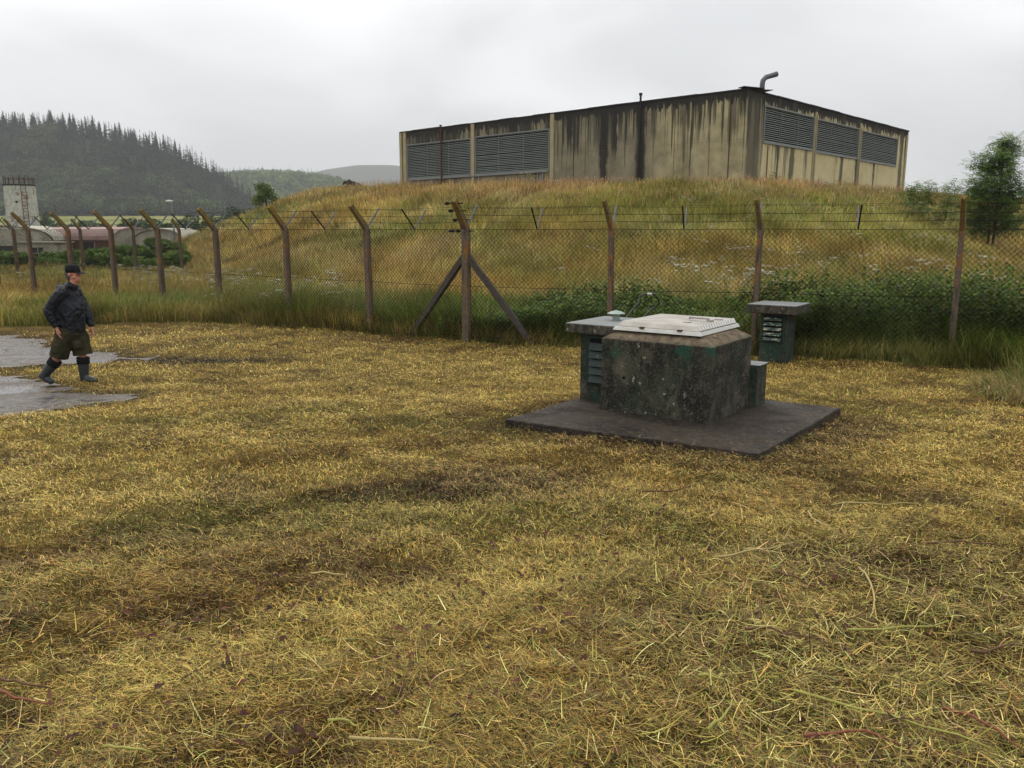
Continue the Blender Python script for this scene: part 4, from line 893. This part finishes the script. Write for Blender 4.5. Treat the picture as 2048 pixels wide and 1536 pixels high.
# foot-of-hill trees, field trees and hedge trees: individuals
def broad(name, x, y, h, w_, cols, n, size, label, cat, group=None, seed=0, trunk=True, mat=None, gap=.5):
    z = Hs(x, y); g = random.Random(seed); t = thing(name, label, cat, (x, y, z-.05), 0, group)
    cs = [(g.uniform(-w_, w_)*.55, g.uniform(-w_, w_)*.55, h*g.uniform(.18 if h < 3 else .35, .82)) for _ in range(9)]
    V, c = leafcloud(cs, [(w_*.42, w_*.42, h*.2)]*9, n, size, cols, seed, .6, gap); npmesh('crown', V, quads(len(V)), mat or M_LEAF, c, t)
    b = MB(); b.tube([(0, 0, -.2), (0, 0, h*.45), (.05*w_, 0, h*.7)], [h*.03, h*.02, h*.008], 6)
    for q in range(4): a_ = q*1.7+g.random(); b.tube([(0, 0, h*.3), (w_*.35*cos(a_), w_*.35*sin(a_), h*.65)], [h*.012, h*.005], 5)
    b.build('trunk', M_BARK, t); return t
DG = (np.array((.028, .052, .02)), np.array((.055, .085, .03)))
q = 0
for (ax, yy, hh_, ww) in [(-.555, 150, 4.2, 3.4), (-.53, 148, 3.8, 3.4), (-.505, 155, 4.3, 4), (-.475, 150, 4.2, 3.8), (-.45, 146, 4.6, 3.6), (-.425, 142, 3.9, 3.6), (-.40, 150, 4.2, 3.8), (-.375, 140, 5.0, 3.6), (-.35, 160, 6.2, 4.2), (-.33, 170, 7, 4.5), (-.31, 165, 6, 4), (-.61, 160, 3.4, 3.2), (-.585, 190, 3.6, 2.2)]:
    q += 1; broad('hedgerow_tree', ax*yy, yy, hh_, ww, DG, 900, .32, 'dark rounded hedgerow tree beyond the sheds', 'tree', 'hedgerow trees beyond the sheds', q, mat=M_FAR)
broad('hedgerow_tree', -.567*230, 230, 5.5, 3.2, DG, 500, .4, 'lone round bush standing in the green field', 'tree', None, 77, mat=M_FAR)
# green shrubs before the sheds
for q, (ax, yy, hh_, ww) in enumerate([(-.63, 50, 1.25, 1.9), (-.605, 49, 1.2, 1.7), (-.575, 52, 1.0, 1.6), (-.55, 54, 1.2, 1.5), (-.53, 50, 1.45, 1.7), (-.505, 48, 1.5, 1.7), (-.485, 46, 1.55, 1.6), (-.465, 46, 1.7, 1.6), (-.445, 47, 1.75, 1.5), (-.425, 50, 1.7, 1.4), (-.41, 46, 1.3, 1.2)]):
    broad('elder_shrub', ax*yy, yy, hh_*.9, ww*.9, (np.array((.08, .14, .025)), np.array((.15, .23, .05))), 1500, .14, 'leafy green shrub in the row before the sheds', 'shrub', 'green shrubs before the sheds', 100+q)
# little tree on the shoulder of the mound, and dark shrub behind the crest
x0 = -.296*60; broad('thorn_bush', x0, 60, 2.3, 1.2, (np.array((.08, .12, .03)), np.array((.13, .18, .045))), 1500, .10, 'small bush alone on the left shoulder of the mound', 'bush', None, 201, gap=.2)
broad('gorse_bush', -.19*64, 64, .95, 1.3, (np.array((.03, .04, .02)), np.array((.05, .06, .03))), 700, .14, 'low dark bush behind the crest of the mound near the building', 'bush', None, 202)
# rowan tree on the right, with feathery leaves
def rowan(name, x, y, h, w_, label, cat, n, seed, stems=3, lf=1.9):
    g = np.random.default_rng(seed); z = Hs(x, y); t = thing(name, label, cat, (x, y, z-.05), 0)
    b = MB(); tips = []
    for s in range(stems):
        a_ = 6.28*s/stems+g.random(); ox, oy = .12*cos(a_)*(stems > 1), .12*sin(a_)*(stems > 1); tx_, ty_ = ox+w_*.18*cos(a_), oy+w_*.18*sin(a_); hh_ = h*(1 if s == 0 else g.uniform(.75, .9))
        b.tube([(ox, oy, -.2), (ox*1.5, oy*1.5, h*.3), (tx_, ty_, h*.65), (tx_*.8, ty_*.8, hh_)], [h*.011, h*.009, h*.005, .006], 6)
        nb = 30 if n > 3000 else 22
        for q in range(nb):
            f = g.uniform(.2, .98); zz = f*hh_; an_ = g.uniform(0, 6.28); ln = w_*(1-f**3)*g.uniform(.3, 1.05)*(.45+.55*min(1, f/.35))+.12
            bx0, by0 = tx_*f, ty_*f; p1 = (bx0+ln*cos(an_), by0+ln*sin(an_), zz+ln*.35); b.tube([(bx0, by0, zz), p1], [.012*h/5, .004], 4, False)
            for r_ in range(5): u = .3+.7*r_/4; tips.append((bx0+ln*cos(an_)*u, by0+ln*sin(an_)*u, zz+ln*.35*u))
    b.build('trunk', M_BARK, t)
    tips = np.array(tips); k = g.integers(0, len(tips), n); p = tips[k]+g.normal(0, .16, (n, 3)); a_ = g.uniform(0, 6.28, n)
    NB = len(p); leaf = 7; V = []; 
    ax_ = np.stack([np.cos(a_), np.sin(a_), g.uniform(-.8, .5, n)], 1); sd = np.stack([-np.sin(a_), np.cos(a_), np.zeros(n)], 1)
    for q in range(leaf):
        u = ((q//2)*.05+.02)*lf; s_ = (1 if q % 2 else -1); base = p+ax_*u; tip = base+(sd*s_*.055+ax_*.03)*lf; mid = (base+tip)/2; w2 = ax_*.014*lf
        V.append(np.stack([base, mid+w2, tip, mid-w2], 1))
    V = np.concatenate(V); c = lerp((.085, .15, .03), (.17, .26, .055), g.random(len(V)))*(1+g.normal(0, .2, (len(V), 1)))
    npmesh('crown', V.reshape(-1, 3), quads(len(V)*4), M_LEAF, np.repeat(c, 4, 0), t); return t
rowan('rowan_tree', 18.8, 32.2, 4.4, 1.9, 'young rowan tree on the bank at the right edge', 'tree', 4600, 5, 3)
rowan('rowan_tree', 21.6, 31.8, 3.0, 1.3, 'shorter bushier rowan just right of the tall young rowan', 'tree', 2000, 6, 4)
rowan('rowan_sapling', 17.9, 34.2, 2.0, .55, 'thin sapling just left of the rowan tree', 'sapling', 260, 8, 1)
rowan('rowan_sapling', 17.1, 34.4, 1.7, .5, 'thin sapling, middle one of three right of the building', 'sapling', 240, 9, 1)
rowan('rowan_sapling', 16.2, 33.5, 1.6, .5, 'thin sapling nearest to the building end on the right', 'sapling', 220, 10, 1)
# hogweed: stem, leaves and flat white umbels
def hogweed(seed, h, n_u):
    g = random.Random(seed); o = MB()
    t = thing('hogweed', '', 'flower')
    b = MB(); b.tube([(0, 0, 0), (.02, .01, h*.6), (.01, .03, h*.95)], [.009, .007, .004], 5)
    for q in range(n_u):
        a_ = g.uniform(0, 6.28); ln = g.uniform(.05, .22); p = Vector((.01+ln*cos(a_), .02+ln*sin(a_), h*g.uniform(.82, 1.0))); b.tube([(.015, .02, h*.62), tuple(p)], .004, 4, False)
        r0 = g.uniform(.045, .08); um = MB(); um.tube([tuple(p-Vector((0, 0, .03))), tuple(p)], .003, 4)
        for k in range(26):
            rr_ = r0*math.sqrt(g.random()); aa_ = g.uniform(0, 6.28); c_ = p+Vector((rr_*cos(aa_), rr_*sin(aa_), .014*(1-rr_/r0)+g.uniform(-.004, .006))); s = .012
            i = len(um.v); um.v += [tuple(c_+Vector(v)) for v in ((-s, -s, 0), (s, -s, .003), (s, s, 0), (-s, s, .004))]; um.f.append((i, i+1, i+2, i+3)); um.f.append((0, 1, i))
        um.build('umbel', M_UMB, t)
    b.build('stem', SM_['yellow'], t); return t
M_UMB = plain('white_flower_umbels', (.62, .60, .48), .8, .1, 0, .2, 30)
hp_ = [hogweed(q, .95-.1*q, 3+q) for q in range(3)]
spots = []
def sc_(ax0, ax1, y0, y1, n):
    for _ in range(n): yy = random.uniform(y0, y1); spots.append((random.uniform(ax0, ax1)*yy, yy))
sc_(.18, .34, 17.5, 22, 40); sc_(.30, .52, 17, 24, 46); sc_(.52, .64, 18, 24, 18); sc_(.15, .6, 24, 33, 34); sc_(-.48, -.33, 25, 30, 44); sc_(-.38, -.18, 20.5, 26, 34); sc_(.0, .12, 20, 26, 5); sc_(-.6, -.45, 31, 36, 14); sc_(.05, .3, 36.2, 39.2, 8); sc_(-.12, .1, 42, 47, 7); sc_(.52, .56, 33, 37, 4)
used = set()
for q, (xx, yy) in enumerate(spots):
    k = q % 3; o = hp_[k] if k not in used else copy_tree(hp_[k]); used.add(k); s = random.uniform(.85, 1.25); o.scale = (s, s, s); o.location = (xx, yy, Hs(xx, yy)); o.rotation_euler = (random.uniform(-.1, .1), random.uniform(-.1, .1), random.uniform(0, 6))
    tag(o, 'white flat topped hogweed flower in the long grass behind the fence', 'flower', 'hogweed flowers behind the fence')

# ------------------------------------------------------------------ person walking to the right
M2 = (-6.55, 12.05); GZ = Hs(*M2)
pers = thing('person', 'person in dark jacket, cap, shorts and wellington boots walking right', 'person', (M2[0], M2[1], GZ), R(-3))
def capsules(name, caps, mat, vox, parent, sm_it=6, extra=None):
    b = MB()
    for (a_, b_, r0, r1) in caps:
        a_ = Vector(a_); b_ = Vector(b_); n = 12; m_ = 4; t = (b_-a_); ln = t.length; t = t.normalized() if ln > 1e-6 else Vector((0, 0, 1))
        u = t.orthogonal().normalized(); v = t.cross(u); rings = []
        for q in range(m_+1): ph = -pi/2+(pi/2)*q/m_*.98+.02; rings.append([tuple(a_+t*(r0*sin(ph))+(u*cos(2*pi*j/n)+v*sin(2*pi*j/n))*r0*cos(ph)) for j in range(n)])
        for q in range(m_+1): ph = (pi/2)*q/m_*.98; rings.append([tuple(b_+t*(r1*sin(ph))+(u*cos(2*pi*j/n)+v*sin(2*pi*j/n))*r1*cos(ph)) for j in range(n)])
        b.loft(rings)
    if extra: extra(b)
    o = b.build(name, mat, parent, True); m_ = o.modifiers.new('remesh', 'REMESH'); m_.mode = 'VOXEL'; m_.voxel_size = vox; m_.use_smooth_shade = True
    s_ = o.modifiers.new('smooth', 'SMOOTH'); s_.iterations = sm_it; s_.factor = .5; return o
def hand(wr, d, side, thumb, curl):
    """palm and five fingers from wrist wr along d; side = across the palm, thumb = +1/-1 side of the thumb, curl = direction fingers bend"""
    wr = Vector(wr); d = Vector(d).normalized(); s = Vector(side).normalized(); c = Vector(curl).normalized(); out_ = []
    for k in (-.024, -.008, .008, .024): out_.append((wr+s*k*.6, wr+d*.085+s*k, .016, .014))
    for k, ln in ((-.03, .060), (-.010, .074), (.010, .080), (.030, .070)):
        kk = k*thumb; k0 = wr+d*.088+s*kk; l2 = ln*.5; p1 = k0+(d*.92+c*.35).normalized()*l2; p2 = p1+(d*.6+c*.8).normalized()*l2*.6; p3 = p2+(d*.25+c*.95).normalized()*l2*.45
        out_ += [(k0, p1, .0095, .009), (p1, p2, .009, .008), (p2, p3, .008, .007)]
    t0 = wr+d*.025+s*.028*thumb; t1 = t0+(d*.6+s*thumb*.8+c*.2).normalized()*.038; t2 = t1+(d*.9+s*thumb*.25+c*.4).normalized()*.032
    out_ += [(t0, t1, .014, .011), (t1, t2, .011, .009)]; return out_
NH = (-.14, -.195, .86); FH = (.21, .11, .84)
caps = [((.0, 0, 1.42), (0.095, 0, 1.560), .062, .058),                      # neck
        ((0.060, 0, 1.685), (0.082, 0, 1.675), .090, .088), ((0.090, 0, 1.600), (0.125, 0, 1.575), .068, .050), ((0.128, -.03, 1.640), (0.128, .03, 1.640), .036, .036), ((0.130, -.018, 1.562), (0.130, .018, 1.562), .034, .034), ((0.115, -.04, 1.600), (0.115, .04, 1.600), .036, .036),
        ((0.160, 0, 1.650), (0.187, 0, 1.618), .010, .015), ((0.178, -.011, 1.612), (0.178, .011, 1.612), .009, .009),       # nose
        ((0.160, -.022, 1.584), (0.160, .022, 1.584), .0085, .0085), ((0.158, -.018, 1.572), (0.158, .018, 1.572), .009, .009), ((0.152, 0, 1.545), (0.156, 0, 1.545), .018, .018),  # lips, chin
        ((0.065, -.088, 1.645), (0.068, -.096, 1.625), .016, .011), ((0.065, .088, 1.645), (0.068, .096, 1.625), .016, .011),       # ears
        ((-.05, 0, .95), (-.04, 0, 1.3), .13, .15), ((-.04, -.1, 1.38), (-.04, .1, 1.38), .09, .09), ((-.08, -.15, 1.38), (-.225, -.215, 1.12), .055, .045), ((-.225, -.215, 1.12), (-.155, -.195, .905), .042, .032), ((-.155, -.195, .905), NH, .032, .028),
        ((-.02, .16, 1.38), (.09, .19, 1.14), .055, .045), ((.09, .19, 1.14), (.20, .12, .89), .042, .032), ((.20, .12, .89), FH, .032, .028),
        ((-.06, -.09, .88), (-.18, -.10, .5), .085, .062), ((-.18, -.10, .5), (-.31, -.095, .33), .064, .058), ((-.31, -.095, .33), (-.46, -.09, .17), .05, .04), ((-.03, .09, .88), (.05, .08, .5), .085, .062), ((.05, .08, .5), (.03, .08, .1), .058, .04)]
caps += hand(NH, (.18, -.06, -1), (.75, -.65, .1), 1, (.5, .35, -.3)); caps += hand(FH, (.10, 0, -1), (.6, -.6, 0), -1, (-.55, -.2, -.2))
capsules('body', caps, M_SKIN, .0062, pers, 3)
eye = MB()
for s in (-.031, .031): eye.sphere((.158, s, 1.640), .010, 8, 6)
eye.build('eyes', plain('eye_dark', (.05, .04, .035), .3), pers, True)
hr = capsules('hair', [((.035, 0, 1.66), (.05, 0, 1.70), .083, .08), ((.015, 0, 1.60), (.02, 0, 1.64), .055, .07)], M_HAIR, .008, pers, 2)
# cap with peak
cb = MB(); cb.loft([[(.07+(.104*f)*cos(2*pi*j/20), (.096*f)*sin(2*pi*j/20), z) for j in range(20)] for f, z in ((1, 1.668), (1.01, 1.70), (.97, 1.735), (.83, 1.768), (.55, 1.787), (.12, 1.794))])
cp = cb.build('cap', M_CAPF, pers, True); cb = MB(); rim_ = []
for lz in (0, .008): rim_.append([(.13+(.135 if abs(an_) < 90 else .0)*cos(R(an_))*(1 if lz == 0 else .98), .082*sin(R(an_)), 1.676+lz-.07*(max(0, cos(R(an_))))*.45) for an_ in range(-90, 91, 15)])
cb.loft(rim_); cb.build('peak', M_CAPF, cp, False, .002)
# jacket
jc = [((-.09, 0, .95), (-.08, 0, 1.15), .18, .19), ((-.01, -.02, .98), (.0, -.02, 1.16), .17, .17), ((-.06, 0, 1.12), (-.04, 0, 1.30), .18, .16), ((-.05, -.10, 1.375), (-.04, .10, 1.375), .11, .11), ((-.02, 0, 1.40), (.035, 0, 1.47), .105, .085),
      ((-.07, -.15, 1.37), (-.14, -.195, 1.26), .08, .078), ((-.14, -.195, 1.26), (-.215, -.215, 1.12), .078, .074), ((-.225, -.215, 1.12), (-.185, -.215, .99), .077, .066), ((-.185, -.215, .99), (-.155, -.195, .905), .064, .052),
      ((-.02, .16, 1.37), (.09, .19, 1.14), .085, .074), ((.09, .19, 1.14), (.175, .14, .935), .074, .057), ((.175, .14, .935), (.20, .118, .885), .055, .050)]
def hood(b):
    b.loft([[(-.05+.20*f*cos(2*pi*j/24), .18*f*sin(2*pi*j/24), z) for j in range(24)] for f, z in ((.93, .79), (1.0, .84), (1.02, .92), (1, 1.0))])
    b.tube([(.035+.085*cos(2*pi*j/16)-.012, .082*sin(2*pi*j/16), 1.475+.015*(-cos(2*pi*j/16))) for j in range(16)], .030, 8, closed=True)
    b.tube([(-.105, -.09, 1.44), (-.145, 0, 1.45), (-.105, .09, 1.44)], [.035, .055, .035], 8)
jk = capsules('jacket', jc, M_JACKET, .011, pers, 4, hood)
tx_ = bpy.data.textures.new('folds', 'CLOUDS'); tx_.noise_scale = .16; tx_.noise_depth = 2
dm = jk.modifiers.new('disp', 'DISPLACE'); dm.texture = tx_; dm.strength = .035; dm.mid_level = .5
b = MB(); b.tube([(.155, .035, 1.40), (.175, .03, 1.2), (.165, .03, .98), (.158, .03, .82)], .006, 5); b.build('zip', plain('zip_grey', (.05, .055, .06), .5), jk)
# shorts: two open legs with flat hems
def legs(b):
    b.tube([(-.08, -.075, .86), (-.14, -.095, .62), (-.21, -.10, .415)], [.13, .132, .128], 18); b.tube([(-.02, .075, .86), (.03, .08, .62), (.05, .08, .43)], [.13, .132, .136], 18)
    b.tube([(.05, -.055, .66), (.06, -.05, .54)], [.06, .065], 10); b.tube([(-.15, -.205, .62), (-.18, -.205, .5)], [.05, .055], 10)
so_ = capsules('shorts', [((-.05, -.02, .80), (-.03, .03, .80), .165, .16)], M_SHORTS, .010, pers, 2, legs); dm = so_.modifiers.new('disp', 'DISPLACE'); dm.texture = tx_; dm.strength = .03; dm.mid_level = .5
# wellington boots
def boot(kn, ank, toe, heel, rs):
    kn = Vector(kn); ank = Vector(ank); toe = Vector(toe); heel = Vector(heel)
    def shaft(b): b.tube([kn, kn.lerp(ank, .5), ank], [.086, .078, .064], 16)
    bo = capsules('boot', [(kn.lerp(ank, .3), ank, .076, .062), (ank, heel, .062, .050), (ank, heel.lerp(toe, .45), .058, .054), (heel, toe, .050, .044), (heel.lerp(toe, .6), toe, .054, .046)], M_BOOT, .010, pers, 2, shaft)
    d_ = (ank-kn).normalized(); b = MB(); b.tube([kn-d_*.03, kn-d_*.025, kn+d_*.07, kn+d_*.075], [.080, .092, .090, .080], 20); b.build('boot_cuff', M_CAPF, bo, True)
boot((-.285, -.095, .355), (-.465, -.09, .150), (-.385, -.09, .045), (-.51, -.09, .13), 1); boot((.045, .083, .365), (.035, .083, .10), (.21, .06, .045), (.02, .083, .05), 1)

# ------------------------------------------------------------------ hazy air
hb = MB(); hb.box(-3250, 3250, -3250, 3250, -3, 230); hz_ = bpy.data.materials.new('haze_air'); hz_.use_nodes = True; t = hz_.node_tree; t.nodes.clear()
ho = t.nodes.new('ShaderNodeOutputMaterial'); pv = t.nodes.new('ShaderNodeVolumePrincipled'); pv.inputs['Color'].default_value = (.93, .95, .97, 1); pv.inputs['Density'].default_value = .0003; pv.inputs['Anisotropy'].default_value = .1
t.links.new(pv.outputs[0], ho.inputs['Volume']); tag(hb.build('haze', hz_), 'thin grey mist filling the valley air', 'haze', kind='stuff')
